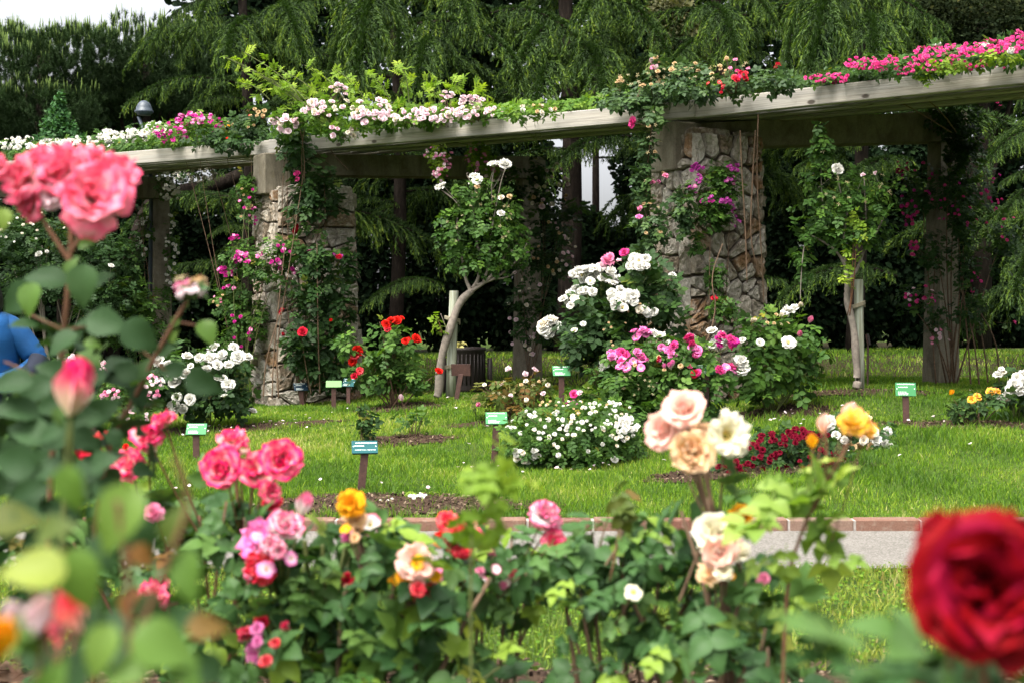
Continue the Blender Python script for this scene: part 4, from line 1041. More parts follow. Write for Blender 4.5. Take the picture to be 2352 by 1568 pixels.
CT = [cedar(560, 24.5, 'drooping dark cedar behind the left stone pillar with sky to its left', 9.5, 34, 3.6, 1.6),
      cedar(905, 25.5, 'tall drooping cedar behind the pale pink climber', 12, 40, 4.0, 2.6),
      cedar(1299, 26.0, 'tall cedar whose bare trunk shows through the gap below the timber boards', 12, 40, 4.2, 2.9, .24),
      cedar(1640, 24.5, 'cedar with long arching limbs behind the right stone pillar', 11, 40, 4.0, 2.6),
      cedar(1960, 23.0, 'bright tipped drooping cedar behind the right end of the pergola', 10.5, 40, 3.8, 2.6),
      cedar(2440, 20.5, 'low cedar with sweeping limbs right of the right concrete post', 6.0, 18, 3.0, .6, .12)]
for (t_, x0, y0, d0, x1, y1, d1, zs) in [
    (0, 500, -5, 24, 330, 115, 23, 1), (0, 520, 35, 23.6, 372, 190, 22.6, 1.2), (0, 540, 190, 23.4, 280, 250, 22.4, 1), (0, 590, 60, 23.5, 515, 165, 20.6, 1), (0, 640, 20, 23.6, 700, 140, 21, 1), (0, 560, -30, 24, 450, 60, 22, 1), (0, 520, 395, 23, 400, 500, 22.4, 1), (0, 620, 380, 23, 480, 560, 21.8, 1),
    (1, 845, -5, 24.6, 820, 190, 20.6, 1.25), (1, 850, 0, 24.4, 745, 205, 22.4, 1.3), (1, 860, 5, 24.6, 925, 150, 22, 1.3), (1, 920, 65, 24.4, 1195, 150, 22, 1), (1, 960, -20, 24.6, 1090, 70, 22, 1), (1, 740, -10, 24.6, 640, 120, 22, 1), (1, 1010, 110, 24.2, 960, 225, 21, 1), (1, 1020, 660, 24, 845, 700, 22.6, 1),
    (2, 1130, 30, 25, 1385, 150, 22.6, 1), (2, 1345, -20, 25, 1560, 150, 22.4, 1), (2, 1330, 70, 25, 1180, 190, 22, 1), (2, 1310, 130, 25, 1390, 235, 21.4, 1), (2, 1480, 318, 24, 1240, 420, 22.4, 1), (2, 1440, -20, 25, 1330, 60, 22, 1), (2, 1260, 170, 25, 1230, 250, 21.5, 1),
    (3, 1770, 78, 23.6, 1640, 140, 22, 1), (3, 1640, 110, 23.8, 1520, 185, 21.8, 1), (3, 1600, 30, 24, 1700, 150, 21, 1), (3, 1680, -10, 24, 1790, 70, 22, 1), (3, 1600, 330, 23.4, 1450, 480, 22, 1), (3, 1810, 650, 23, 1650, 700, 22, 1),
    (4, 1905, -15, 22.4, 1860, 185, 18.8, 1.3), (4, 1925, -10, 22.4, 2195, 105, 20.6, 1), (4, 1890, 0, 22.2, 1790, 190, 20.4, 1.3), (4, 1980, 60, 22.2, 2010, 190, 19, 1), (4, 2095, 372, 21.6, 1895, 480, 20, 1), (4, 2060, 635, 21.8, 1800, 690, 20.4, 1),
    (5, 2400, 300, 19.6, 2225, 430, 18.6, 1), (5, 2420, 420, 19.6, 2260, 560, 18.6, 1), (5, 2330, 480, 19.8, 2200, 600, 19, 1), (5, 2380, 560, 19.6, 2330, 690, 17.6, 1)]:
    limb(CT[t_], x0, y0, d0, x1, y1, d1, int(x0 + x1), zs)
# pines at the left: needle brushes on rounded masses, pale candles on the upper ones
def pine(x, d, label, blobs, n, trunk=.22):
    B = gpos(x, d); t = thing('pine_tree', label, 'tree', B, 'dark pines at the left'); mb = MB(); cb = MB(); tot = sum(b[2] * b[3] for b in blobs)
    for b in blobs:
        s_ = S(d + b[4]); c = at(b[0], b[1], d + b[4]); k = int(n * b[2] * b[3] / tot)
        D = nrm(rng.normal(size=(k, 3))); q = (1 - .4 * rng.random(k) ** 1.6) * (1 + .2 * lump(D, int(b[0]), 4))
        P = c + D * q[:, None] * np.array([b[2] / s_, b[5], b[3] / s_])
        for p, dd in zip(P, D):
            m_ = 105; ax = nrm(dd * .6 + np.array([0, 0, .7])); Dn = nrm(ax * .75 + rng.normal(size=(m_, 3)) * .55)
            st = p + ax * rng.uniform(0, .16, m_)[:, None]; ln = rng.uniform(.08, .15, m_)
            Mx = frames(Dn, rng.normal(size=(m_, 3)), ln); Mx[:, :, 0] *= .075
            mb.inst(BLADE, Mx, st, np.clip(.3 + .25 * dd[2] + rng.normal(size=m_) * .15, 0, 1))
            if dd[2] > .45 and random.random() < .6:
                for e in range(random.randint(2, 4)):
                    a = p + ax * .12 + rng.normal(size=3) * .05; tube(cb, [a, a + (0, 0, .08), a + (rng.normal() * .012, 0, random.uniform(.13, .24))], [.011, .01, .004], 4, r=random.uniform(.82, 1))
    mb.build('crown', M['pine'], t); cb.build('candles', M['candle'], t)
    mb = MB(); zt = max(at(b[0], b[1], d)[2] for b in blobs); tube(mb, [B - (0, 0, .2), B + (0, 0, 1.5), (B[0] + .1, B[1], zt)], [trunk, trunk * .85, trunk * .4], 9)
    for b in blobs:
        p = at(b[0], b[1], d + b[4]); q = np.array([B[0], B[1], B[2] + (p[2] - B[2]) * .5]); tube(mb, curve3(q, (q + p) / 2 + (0, 0, -.3), p, 7), np.linspace(trunk * .45, .03, 7), 6)
    mb.build('trunk', M['bark'], t)
pine(90, 31, 'dark rounded pine with upright pale candles at the far left edge', [(60, 190, 130, 95, 0, 1.3), (180, 150, 120, 75, .4, 1.3), (20, 130, 90, 60, .6, 1), (90, 260, 130, 60, -.4, 1.2), (-40, 270, 90, 70, 0, 1.2)], 1900)
pine(330, 32, 'dark pine with reddish cones and a bare lower trunk, right of the leftmost pine', [(300, 145, 130, 85, 0, 1.3), (380, 190, 110, 90, .5, 1.3), (270, 225, 90, 55, .3, 1.1), (430, 120, 90, 60, .8, 1.1), (340, 250, 110, 40, .5, 1.1)], 1700)
leafy('young_cypress', 'small bright green cypress tip rising above the white rambler', 'tree', None, 135, 20, [(140, 310, 38, 38, 0, .3), (135, 270, 22, 40, 0, .2), (138, 240, 8, 26, 0, .1), (160, 330, 50, 22, 0, .3), (110, 335, 40, 22, 0, .3)], 'cypress', .06, 4200, trunk=.05, lumps=.4)
leafy('holm_oak', 'dark brown-green holm oak at the top right corner', 'tree', None, 2250, 29, [(2240, 60, 150, 95, 0, 1.8), (2130, 40, 90, 60, -.4, 1.2), (2350, 110, 110, 100, .3, 1.6), (2250, 170, 160, 60, .5, 1.5), (2330, 10, 110, 60, .8, 1.4)], 'oak', .085, 26000, trunk=.25, lumps=.35)
leafy('silvery_shrub_tree', 'olive brown leafy tree between the cedars above the right climber', 'tree', None, 1555, 27.5, [(1550, 70, 55, 70, 0, .7), (1585, 110, 45, 55, 0, .6), (1530, 30, 40, 40, 0, .5)], 'olive', .09, 4200, trunk=.1, lumps=.4)
# darker belt of trees far behind, seen only in the gaps
for (x, d, lab, bl) in [(650, 37, 'tall dark evergreen far behind the leftmost cedar', [(560, 60, 150, 140, 0, 3), (720, 120, 160, 160, 1, 3), (650, -120, 200, 150, 0, 3)]),
                        (230, 39, 'low dark evergreen far behind the pines at left', [(60, 290, 150, 60, 0, 2), (330, 250, 110, 70, 0, 2), (450, 230, 110, 90, 1, 2), (180, 250, 100, 40, 0, 2)]),
                        (1080, 38, 'tall dark evergreen far behind the second cedar', [(1000, 90, 190, 180, 0, 3), (1150, 60, 170, 160, 1, 3), (1060, 250, 190, 110, 1, 3), (1080, -130, 260, 150, 0, 3)]),
                        (1480, 38, 'tall dark evergreen far behind the trunk in the gap', [(1380, 90, 170, 170, 0, 3), (1560, 120, 180, 180, 1, 3), (1470, -120, 250, 150, 0, 3), (1600, 260, 130, 90, 1, 3)]),
                        (1900, 37, 'tall dark evergreen far behind the bright tipped cedar', [(1800, 110, 190, 190, 0, 3), (2000, 120, 180, 190, 1, 3), (1900, -120, 260, 150, 0, 3)]),
                        (2300, 38, 'tall dark evergreen far behind the holm oak', [(2200, 130, 200, 190, 0, 3), (2400, 130, 190, 220, 1, 3), (2300, -130, 260, 150, 0, 3)])]:
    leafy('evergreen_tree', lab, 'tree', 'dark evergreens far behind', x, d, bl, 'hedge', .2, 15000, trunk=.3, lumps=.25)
# tall dark hedges closing the view under the pergola
for (x0, x1, yt, d, lab) in [(-60, 210, 480, 25, 'dark clipped hedge at far left behind the rose shrub'), (205, 512, 458, 27, 'dark hedge behind the far left concrete post'), (510, 830, 345, 29, 'dark hedge behind the left stone pillar'), (820, 1265, 325, 28.5, 'tall dark hedge filling the left bay of the pergola'),
                             (1255, 1560, 497, 28, 'lower dark hedge under the gap of white sky'), (1430, 1800, 318, 29.5, 'tall dark hedge behind the right stone pillar'), (1770, 2165, 318, 28, 'tall dark hedge filling the right bay of the pergola'), (2100, 2420, 330, 30, 'dark hedge at far right beyond the cedar limbs')]:
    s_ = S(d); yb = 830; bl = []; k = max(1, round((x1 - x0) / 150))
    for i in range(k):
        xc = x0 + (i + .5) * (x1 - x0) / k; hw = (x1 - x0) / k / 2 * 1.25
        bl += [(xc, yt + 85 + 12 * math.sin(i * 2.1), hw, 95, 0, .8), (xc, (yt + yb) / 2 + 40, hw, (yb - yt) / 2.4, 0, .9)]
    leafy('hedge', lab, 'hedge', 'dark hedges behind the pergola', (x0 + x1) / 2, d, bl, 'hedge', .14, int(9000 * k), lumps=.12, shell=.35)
# bare slim trunk standing in the gap
t = thing('slim_trunk_tree', 'slim straight tree trunk standing in the white gap right of the cedar trunk', 'tree', gpos(1369, 30)); mb = MB()
a, b = gpos(1369, 30), at(1368, 150, 30); tube(mb, [a, (a + b) / 2, b], [.085, .08, .06], 10); mb.build('trunk', M['bark'], t)
mb = MB()
for k in range(12):
    o = bpy.data.objects.new('branch', CED[k % 6]); C.objects.link(o); o.parent = t; o.location = (0, 0, 4.0 + .28 * k); s_ = .55; o.scale = (s_, s_, s_); o.rotation_euler = (0, .1, k * 2.4)
# fallen limb seen under the left boards
t = thing('bare_limb_tree', 'dark leaning bare trunk crossing the white gap under the left boards', 'tree', gpos(250, 26)); mb = MB()
tube(mb, smooth_line([gpos(250, 26), at(330, 460, 26), at(420, 440, 26), at(500, 425, 26), at(560, 400, 26)]), np.linspace(.16, .07, 50)[:len(smooth_line([gpos(250, 26), at(330, 460, 26), at(420, 440, 26), at(500, 425, 26), at(560, 400, 26)]))], 9); mb.build('trunk', M['bark'], t)
# ================================================================== climbing roses on the pergola
random.seed(5)
wh = ['pom:white', 'tiny:white', 'five:white']
plant('climbing_rose', 'white rambler smothering the far left boards and hanging round the far left post', 'climbing rose', 20.0, 352,
      [(40, 340, 80, 16, 0, .6), (150, 336, 90, 18, 0, .7), (260, 322, 80, 20, -.3, .7), (350, 308, 60, 26, -.6, .6), (440, 400, 50, 25, .6, .4), (380, 420, 35, 40, .8, .3), (330, 520, 22, 70, 1.2, .25), (395, 560, 18, 80, 1.2, .25), (385, 680, 16, 40, 1.2, .2)] + roof_shade_blobs(1, 20.0, 8, 7, 4),
      'rose_mid', .12, 1.6, flowers=sc(60, 330, 90, 13, 70, 7, 15, wh) + sc(190, 328, 100, 14, 85, 7, 15, wh) + sc(300, 312, 80, 18, 85, 8, 16, wh) + sc(360, 300, 34, 20, 35, 8, 16, wh) + sc(445, 400, 50, 22, 60, 6, 12, wh) + sc(390, 425, 30, 40, 45, 6, 12, wh) + sc(325, 530, 18, 60, 18, 6, 11, wh) + sc(390, 580, 20, 90, 30, 6, 11, wh),
      canes=4, cane='cane_brown', group='climbing roses on the pergola', stem_r=0, face=(0, -.7, .5))
plant('climbing_rose', 'small magenta rambler spilling over the boards left of the pale pink climber', 'climbing rose', 17.6, 560,
      [(400, 305, 50, 30, 0, .4), (470, 285, 50, 24, 0, .4), (420, 330, 60, 14, -.2, .3)], 'rose_light', .12, 3, flowers=sc(395, 305, 45, 26, 55, 6, 11, ['tiny:magenta', 'tiny:fuchsia', 'tiny:magenta']) + sc(450, 272, 45, 14, 40, 7, 13, ['tiny:magenta', 'tiny:fuchsia']) + sc(500, 290, 20, 25, 12, 6, 10, 'tiny:magenta'),
      canes=3, cane='cane_brown', group='climbing roses on the pergola', stem_r=0)
plant('climbing_rose', 'dark leaved climber with withered reddish heads left of the left pillar top', 'climbing rose', 17.0, 600,
      [(500, 318, 75, 24, 0, .4), (575, 300, 50, 42, 0, .4), (590, 265, 25, 25, 0, .2), (540, 330, 70, 14, -.3, .3)], 'rose_dark', .14, 4.5, flowers=sc(590, 258, 25, 14, 9, 8, 13, ['tiny:tan', 'tiny:crimson', 'tiny:tan']) + sc(545, 290, 40, 12, 7, 6, 9, ['tiny:tan', 'tiny:orange']) + [(522, 318, 8, 'tiny:red')], canes=4, cane='cane_brown', group='climbing roses on the pergola')
# pale yellow-green shoots with ferny leaves standing above the boards
sh = []
for (x0, y0, x1, y1) in [(700, 250, 512, 130), (720, 250, 560, 120), (760, 250, 640, 160), (800, 240, 700, 150), (850, 250, 770, 160), (900, 240, 840, 165), (940, 240, 920, 150), (1000, 240, 985, 190), (1020, 240, 1060, 185), (1100, 240, 1092, 195), (620, 230, 540, 190), (650, 225, 600, 165), (690, 230, 640, 200)]:
    sh.append(((x0, y0, 0), ((x0 + x1) / 2 + 5, (y0 + y1) / 2 - 14, 0), (x1, y1, 0)))
bl = []
for a, b, c in sh:
    for t_ in (.35, .55, .75, .95): 
        bx = (1 - t_) * a[0] + t_ * c[0]; by = (1 - t_) * a[1] + t_ * c[1] - 16 * (1 - t_) * t_ * 2; bl.append((bx, by, 24 - 9 * t_, 22 - 8 * t_, random.uniform(-.2, .3), .15))
bl += [(830, 255, 110, 30, .3, .3), (1000, 245, 130, 22, .3, .3), (1140, 255, 70, 18, .2, .25), (680, 225, 55, 35, .3, .25)]
plant('climbing_shrub', 'yellow-green leafy shoots sprouting high above the pale pink climber', 'climber', 15.9, (760, 300, 15.9), bl, 'lime', .15, 1.15, T=T_FROND, droop=-.3, canes=5, cane='cane', lines=sh, cr=.007, group=None)
pp = ['pom:palepink', 'mid:palepink', 'pom:palepink', 'mid:palepink', 'pom:cream']
plant('climbing_rose', 'pale pink climber in full bloom along the boards between the pillars', 'climbing rose', 15.3, (700, 420, 15.9),
      [(660, 285, 45, 30, .5, .3), (740, 262, 70, 40, .3, .35), (860, 268, 80, 38, 0, .35), (980, 268, 80, 26, -.2, .3), (1100, 262, 80, 22, -.6, .3), (780, 300, 60, 20, .1, .25), (1030, 275, 160, 14, -.3, .25)] + roof_shade_blobs(2, 15.3), 'rose_light', .13, 3.2,
      flowers=sc(735, 250, 40, 22, 24, 10, 17, pp) + sc(650, 285, 34, 20, 20, 11, 18, pp) + sc(782, 205, 22, 16, 12, 10, 15, pp) + sc(840, 250, 60, 26, 30, 10, 18, pp) + sc(930, 265, 60, 20, 30, 9, 16, pp) + sc(1023, 222, 18, 14, 9, 10, 15, pp) + sc(1010, 265, 60, 16, 26, 10, 17, pp) + sc(1085, 235, 30, 16, 20, 11, 18, pp) + sc(1060, 262, 40, 14, 16, 10, 16, pp) + sc(1140, 258, 40, 10, 12, 8, 12, pp) + sc(790, 300, 34, 10, 9, 11, 16, ['pom:cream', 'mid:palepink']) + [(765, 312, 16, 'pom:palepink'), (812, 313, 16, 'pom:cream'), (838, 282, 20, 'mid:palepink'), (905, 268, 18, 'mid:palepink')],
      canes=2, cane='cane_brown', group='climbing roses on the pergola', stem_r=.0015, rest=100)
plant('climbing_rose', 'small cream climber at the joint of the boards left of the right pillar', 'climbing rose', 14.0, (1240, 330, 14.6), [(1240, 258, 60, 12, 0, .2), (1180, 262, 50, 12, 0, .2)], 'rose_light', .11, 3, flowers=sc(1230, 250, 50, 9, 13, 8, 14, ['pom:cream', 'pom:white', 'tiny:tan']), canes=3, group='climbing roses on the pergola', lines=[[(1180, 262), (1215, 236), (1260, 262)], [(1190, 262), (1225, 242), (1268, 258)]], cr=.004)
plant('climbing_rose', 'pink trails hanging down through the boards in the left bay', 'climbing rose', 15.2, (1010, 330, 15.4),
      [(1005, 355, 26, 22, 0, .15), (1010, 385, 18, 34, 0, .13), (1100, 360, 30, 34, .6, .2), (1130, 385, 30, 24, .8, .2)], 'lime', .09, 4, flowers=sc(990, 350, 26, 14, 14, 6, 10, ['tiny:fuchsia', 'tiny:palepink']) + sc(1030, 370, 14, 22, 16, 7, 11, ['tiny:palepink', 'tiny:pink']) + sc(1008, 402, 22, 14, 12, 7, 11, ['tiny:pink', 'tiny:palepink']) + sc(1095, 365, 26, 30, 24, 6, 9, ['tiny:pink', 'tiny:fuchsia']) + sc(1140, 395, 26, 22, 16, 6, 10, ['tiny:pink', 'tiny:palepink']), canes=3, group='climbing roses on the pergola', stem_r=0)
plant('climbing_rose', 'dark green crimson flowered climber covering the left stone pillar', 'climbing rose', 16.0, 690,
      [(665, 305, 40, 36, .2, .25), (680, 345, 46, 50, .0, .25), (720, 420, 60, 60, .0, .2), (700, 480, 45, 50, -.05, .2), (760, 460, 30, 40, .3, .2), (720, 590, 60, 60, -.2, .22), (700, 680, 55, 60, -.25, .25), (760, 700, 55, 90, 0, .25), (740, 810, 65, 80, -.1, .3), (690, 790, 45, 70, -.3, .25), (770, 860, 50, 50, 0, .25), (800, 600, 22, 50, .3, .15)],
      'rose_dark', .17, 3.0, flowers=[(683, 528, 28, 'full:crimson'), (695, 764, 25, 'full:crimson'), (680, 281, 18, 'full:crimson'), (778, 590, 16, 'pom:crimson'), (648, 716, 20, 'loose:crimson'), (683, 400, 18, 'loose:hotpink'), (683, 412, 14, 'tiny:hotpink'), (760, 735, 8, 'pom:red'), (652, 770, 9, 'bud:crimson')], canes=10, cane='cane_brown', group='climbing roses on the pergola',
      lines=[[(605, 910, -.4), (608, 850, -.4), (620, 790, -.4), (650, 700, -.3)], [(625, 915, -.4), (628, 820, -.4), (640, 700, -.4), (655, 560, -.3)], [(640, 915, -.4), (634, 800, -.4), (660, 640, -.3), (700, 380, -.1)], [(715, 905, -.3), (700, 830, -.4), (690, 760, -.4)], [(735, 905, -.3), (730, 760, -.4), (728, 560, -.3)], [(800, 390, .2), (770, 360, .2), (750, 330, .2)]], cr=.008)
mg = ['tiny:magenta', 'pom:magenta', 'tiny:fuchsia']
plant('climbing_rose', 'magenta flowered climber on the left side of the left stone pillar', 'climbing rose', 16.2, 560,
      [(565, 450, 28, 60, .4, .2), (560, 590, 50, 40, 0, .2), (600, 620, 50, 36, -.2, .2), (530, 690, 50, 50, .2, .25), (570, 730, 50, 60, .1, .25), (650, 580, 50, 40, -.3, .15), (540, 800, 45, 60, .2, .25)], 'rose_mid', .11, 3,
      flowers=sc(570, 480, 22, 60, 18, 6, 10, ['tiny:magenta', 'tiny:tan', 'tiny:fuchsia']) + sc(555, 592, 22, 16, 18, 9, 14, mg) + sc(520, 622, 22, 12, 14, 9, 13, mg) + sc(538, 545, 12, 10, 6, 9, 12, mg) + sc(600, 588, 14, 8, 5, 8, 12, mg) + sc(633, 610, 13, 14, 6, 9, 13, mg) + sc(680, 622, 12, 8, 5, 9, 13, mg) + sc(655, 570, 20, 10, 6, 8, 11, mg) + sc(705, 575, 15, 14, 5, 8, 12, ['tiny:purple', 'tiny:magenta']) + sc(778, 590, 14, 10, 5, 8, 12, ['tiny:purple']) + sc(525, 662, 12, 8, 4, 8, 12, mg) + sc(540, 760, 40, 40, 8, 7, 11, mg) + sc(505, 690, 20, 14, 6, 6, 8, ['tiny:tan', 'tiny:pink']), canes=8, group='climbing roses on the pergola', stem_r=.0012)
plant('climbing_rose', 'faded cream and blush climber wrapped round the left bay concrete post', 'climbing rose', 17.6, 1215,
      [(1240, 400, 30, 60, 0, .2), (1250, 480, 40, 50, 0, .25), (1290, 520, 40, 50, .1, .2), (1190, 560, 35, 60, -.1, .2), (1240, 600, 40, 60, 0, .2), (1290, 600, 30, 50, .1, .2), (1250, 720, 35, 70, 0, .2), (1195, 720, 30, 80, -.1, .2), (1185, 440, 35, 60, .1, .2), (1330, 480, 40, 16, 0, .1)], 'rose_dark', .13, 1.9,
      flowers=sc(1260, 430, 50, 60, 22, 8, 13, ['pom:palepink', 'pom:cream', 'tiny:tan', 'pom:cream']) + sc(1230, 580, 70, 90, 24, 7, 11, ['pom:cream', 'tiny:tan', 'pom:palepink']) + sc(1300, 590, 25, 50, 14, 7, 11, ['pom:cream', 'tiny:palepink']) + sc(1210, 740, 50, 80, 18, 7, 12, ['pom:cream', 'pom:palepink']) + [(1232, 365, 13, 'pom:cream'), (1245, 475, 17, 'pom:palepink'), (1268, 470, 15, 'pom:cream'), (1305, 425, 11, 'pom:palepink')], canes=9, cane='cane_brown', group='climbing roses on the pergola', stem_r=.001)
st = ['star:star', 'tiny:tan', 'star:star']
plant('climbing_rose', 'grey-green climber with withered heads and a few red blooms over the right pillar', 'climbing rose', 13.3, 1530,
      [(1420, 225, 50, 26, .2, .25), (1500, 215, 65, 32, .1, .3), (1590, 205, 75, 34, -.2, .3), (1690, 195, 65, 30, -.6, .3), (1780, 190, 60, 30, -1.0, .3), (1560, 165, 60, 26, .0, .25), (1510, 170, 30, 34, .1, .15), (1505, 272, 30, 28, -.15, .2), (1486, 340, 24, 46, -.05, .15), (1474, 420, 28, 50, 0, .15), (1495, 520, 42, 56, -.1, .2), (1470, 600, 30, 40, 0, .15), (1570, 480, 30, 60, -.2, .12), (1450, 235, 60, 16, -.1, .15)] + roof_shade_blobs(3, 13.3),
      'rose_grey', .13, 4.2, flowers=sc(1470, 185, 60, 18, 26, 9, 15, st) + sc(1590, 165, 80, 22, 28, 9, 15, st) + sc(1690, 150, 40, 20, 12, 9, 14, ['tiny:tan', 'tiny:pink', 'star:star']) + sc(1705, 175, 26, 12, 10, 12, 18, ['loose:hotpink', 'loose:crimson', 'mid:redwhite']) + sc(1795, 155, 20, 8, 4, 12, 18, ['loose:crimson', 'loose:redwhite']) + sc(1645, 195, 30, 20, 6, 8, 12, ['tiny:redwhite', 'tiny:crimson']) + sc(1500, 150, 16, 22, 8, 9, 14, ['tiny:tan', 'tiny:pink', 'bud:palepink']) + sc(1510, 400, 40, 180, 16, 9, 13, st) + [(1457, 281, 30, 'full:hotpink'), (1528, 405, 17, 'loose:pink'), (1500, 420, 14, 'loose:pink'), (1512, 418, 12, 'loose:fuchsia'), (1470, 480, 15, 'loose:pink'), (1468, 500, 18, 'mid:fuchsia')],
      canes=0, cane='cane_brown', group='climbing roses on the pergola',
      lines=[[(1500, 760, -.1), (1496, 600, -.1), (1480, 450, 0), (1500, 260, -.1)], [(1745, 180, .2), (1740, 300, -.1), (1738, 420, -.15), (1748, 560, -.1), (1755, 700, 0)], [(1700, 300, -.15), (1704, 400, -.2), (1712, 520, -.2), (1716, 650, -.2)], [(1735, 300, -.1), (1728, 420, -.2), (1722, 560, -.2), (1750, 640, -.1)], [(1590, 860, -.5), (1650, 720, -.4), (1630, 640, -.4), (1660, 560, -.3)]], cr=.008)
plant('climbing_rose', 'purple flowered climber clinging to the face of the right stone pillar', 'climbing rose', 13.25, 1640,
      [(1650, 440, 55, 55, 0, .16), (1640, 490, 45, 40, 0, .15), (1660, 395, 40, 24, 0, .12), (1645, 640, 26, 40, .05, .1), (1660, 710, 40, 26, -.1, .12), (1600, 560, 16, 30, 0, .08)], 'rose_mid', .11, 4,
      flowers=sc(1605, 390, 18, 14, 16, 9, 13, ['pom:purple', 'tiny:purple']) + sc(1690, 385, 18, 8, 10, 9, 13, ['pom:purple', 'tiny:purple']) + sc(1590, 437, 12, 12, 7, 8, 12, ['tiny:purple', 'tiny:fuchsia']) + sc(1670, 465, 18, 10, 12, 8, 12, ['tiny:purple']) + sc(1625, 458, 20, 8, 8, 8, 11, ['tiny:purple', 'tiny:magenta']) + sc(1680, 415, 14, 14, 7, 8, 11, ['tiny:purple', 'tiny:fuchsia']) + sc(1690, 500, 12, 26, 9, 7, 10, ['tiny:purple']) + sc(1605, 405, 8, 16, 6, 8, 11, ['tiny:purple']) + [(1640, 686, 18, 'loose:crimson'), (1672, 688, 10, 'pom:crimson')], canes=2, cane='cane_brown', group='climbing roses on the pergola', stem_r=.001)
hp = ['tiny:hotpink', 'pom:hotpink', 'tiny:hotpink']
plant('climbing_rose', 'hot pink rambler massed along the right end boards', 'climbing rose', 11.9, (2190, 300, 12.8),
      [(1880, 185, 45, 14, .7, .3), (1960, 165, 60, 24, .4, .35), (2050, 150, 70, 28, 0, .4), (2150, 135, 70, 30, -.3, .4), (2250, 125, 70, 30, -.6, .4), (2340, 115, 60, 35, -.8, .4), (2130, 158, 40, 26, -.5, .2)], 'rose_mid', .1, 3.0,
      flowers=sc(1900, 180, 55, 12, 50, 6.0, 10.2, hp) + sc(1990, 145, 50, 14, 60, 6.8, 11.0, hp) + sc(2060, 150, 60, 22, 60, 6.0, 10.2, hp) + sc(2130, 125, 36, 20, 50, 6.8, 11.0, hp) + sc(2200, 115, 50, 16, 50, 6.8, 11.9, hp) + sc(2275, 108, 40, 18, 60, 6.8, 11.9, hp) + sc(2335, 95, 24, 26, 40, 6.8, 11.9, hp) + sc(2200, 150, 120, 14, 50, 6.0, 9.3, hp) + sc(2150, 104, 8, 6, 6, 7.6, 11.0, 'pom:white') + sc(2260, 100, 14, 7, 8, 7.6, 11.9, 'pom:white') + sc(2322, 118, 8, 10, 6, 8.5, 11.9, 'pom:white'),
      canes=2, cane='cane_brown', group='climbing roses on the pergola', stem_r=0, rest=100)
plant('climbing_shrub', 'bright green leafy trail lying over the right end board edge', 'climber', 11.4, (2130, 140, 11.4), [(2130, 165, 34, 14, 0, .1), (2200, 148, 60, 16, -.2, .15), (2290, 135, 60, 14, -.5, .15), (2128, 182, 14, 14, -.05, .06)], 'lime', .09, 2.6, T=T_ROSE, canes=3, cane='cane')
rp = ['tiny:hotpink', 'tiny:magenta', 'pom:hotpink']
plant('climbing_rose', 'dark leaved climber with deep pink sprays round the right concrete post', 'climbing rose', 15.0, 2190,
      [(2200, 300, 50, 60, 0, .25), (2190, 420, 45, 70, 0, .2), (2110, 440, 50, 70, .2, .25), (2230, 430, 60, 90, .3, .3), (2140, 580, 40, 60, -.1, .2), (2215, 580, 40, 80, -.1, .15), (2100, 690, 45, 40, -.2, .2), (2230, 700, 40, 70, -.1, .2), (2150, 740, 26, 60, -.2, .15), (2300, 560, 40, 70, .4, .2), (2190, 270, 70, 40, 0, .3, 3.5), (2215, 340, 40, 60, -.05, .2, 3.5), (2210, 500, 30, 60, -.1, .12, 3)], 'rose_dark', .12, 1.8,
      flowers=sc(2070, 385, 20, 25, 12, 7, 10, rp) + sc(2120, 420, 60, 60, 14, 7, 10, rp) + sc(2085, 490, 22, 30, 16, 8, 11, rp) + sc(2098, 570, 10, 20, 14, 8, 11, rp) + sc(2110, 680, 40, 30, 20, 7, 11, rp + ['tiny:palepink']) + sc(2200, 480, 50, 60, 16, 7, 9, rp) + sc(2290, 480, 40, 90, 20, 7, 10, rp) + sc(2160, 780, 20, 50, 8, 8, 12, ['tiny:pink', 'pom:palepink']) + sc(2245, 650, 20, 30, 6, 8, 11, rp) + [(2330, 740, 12, 'tiny:hotpink'), (2290, 235, 12, 'tiny:hotpink'), (2298, 243, 10, 'tiny:hotpink')], canes=10, cane='cane_brown', group='climbing roses on the pergola', stem_r=.001,
      lines=[[(2230, 890, -.1), (2225, 800, -.15), (2210, 650, -.1), (2190, 400, 0)], [(2250, 890, -.1), (2235, 760, -.1), (2200, 640, -.1)], [(2150, 880, -.1), (2140, 760, -.1), (2150, 560, 0)], [(2295, 880, 0), (2290, 780, 0), (2240, 700, 0)], [(2270, 890, 0), (2262, 800, 0), (2225, 640, 0)]], cr=.01)
plant('rose_shrub', 'big green rose shrub with a few small white blooms behind the blurred pink roses', 'rose bush', 18.0, 120,
      [(40, 540, 90, 70, 0, .8), (150, 560, 90, 60, .2, .7), (230, 590, 60, 60, .2, .6), (100, 640, 120, 60, 0, .7), (240, 680, 70, 60, 0, .5), (290, 600, 40, 80, .6, .4)], 'rose_dark', .12, 3.5, flowers=sc(60, 520, 90, 40, 26, 5, 8, ['pom:cream', 'tiny:white']) + [(90, 585, 18, 'mid:white'), (108, 578, 10, 'pom:white'), (255, 612, 16, 'mid:white')], canes=8, cane='cane_grey', lines=[[(105, 830), (102, 720), (98, 640)], [(160, 800), (140, 730), (125, 660)]], cr=.012)
plant('leafy_shrub', 'light green pinnate shrub at the foot of the far left concrete post', 'shrub', 18.6, 320, [(300, 680, 50, 50, 0, .4), (340, 720, 40, 50, 0, .4), (280, 740, 70, 60, .2, .5), (340, 780, 60, 40, 0, .4), (230, 720, 60, 50, .3, .4)], 'rose_mid', .16, 2.6, T=T_ROSE7, canes=6)

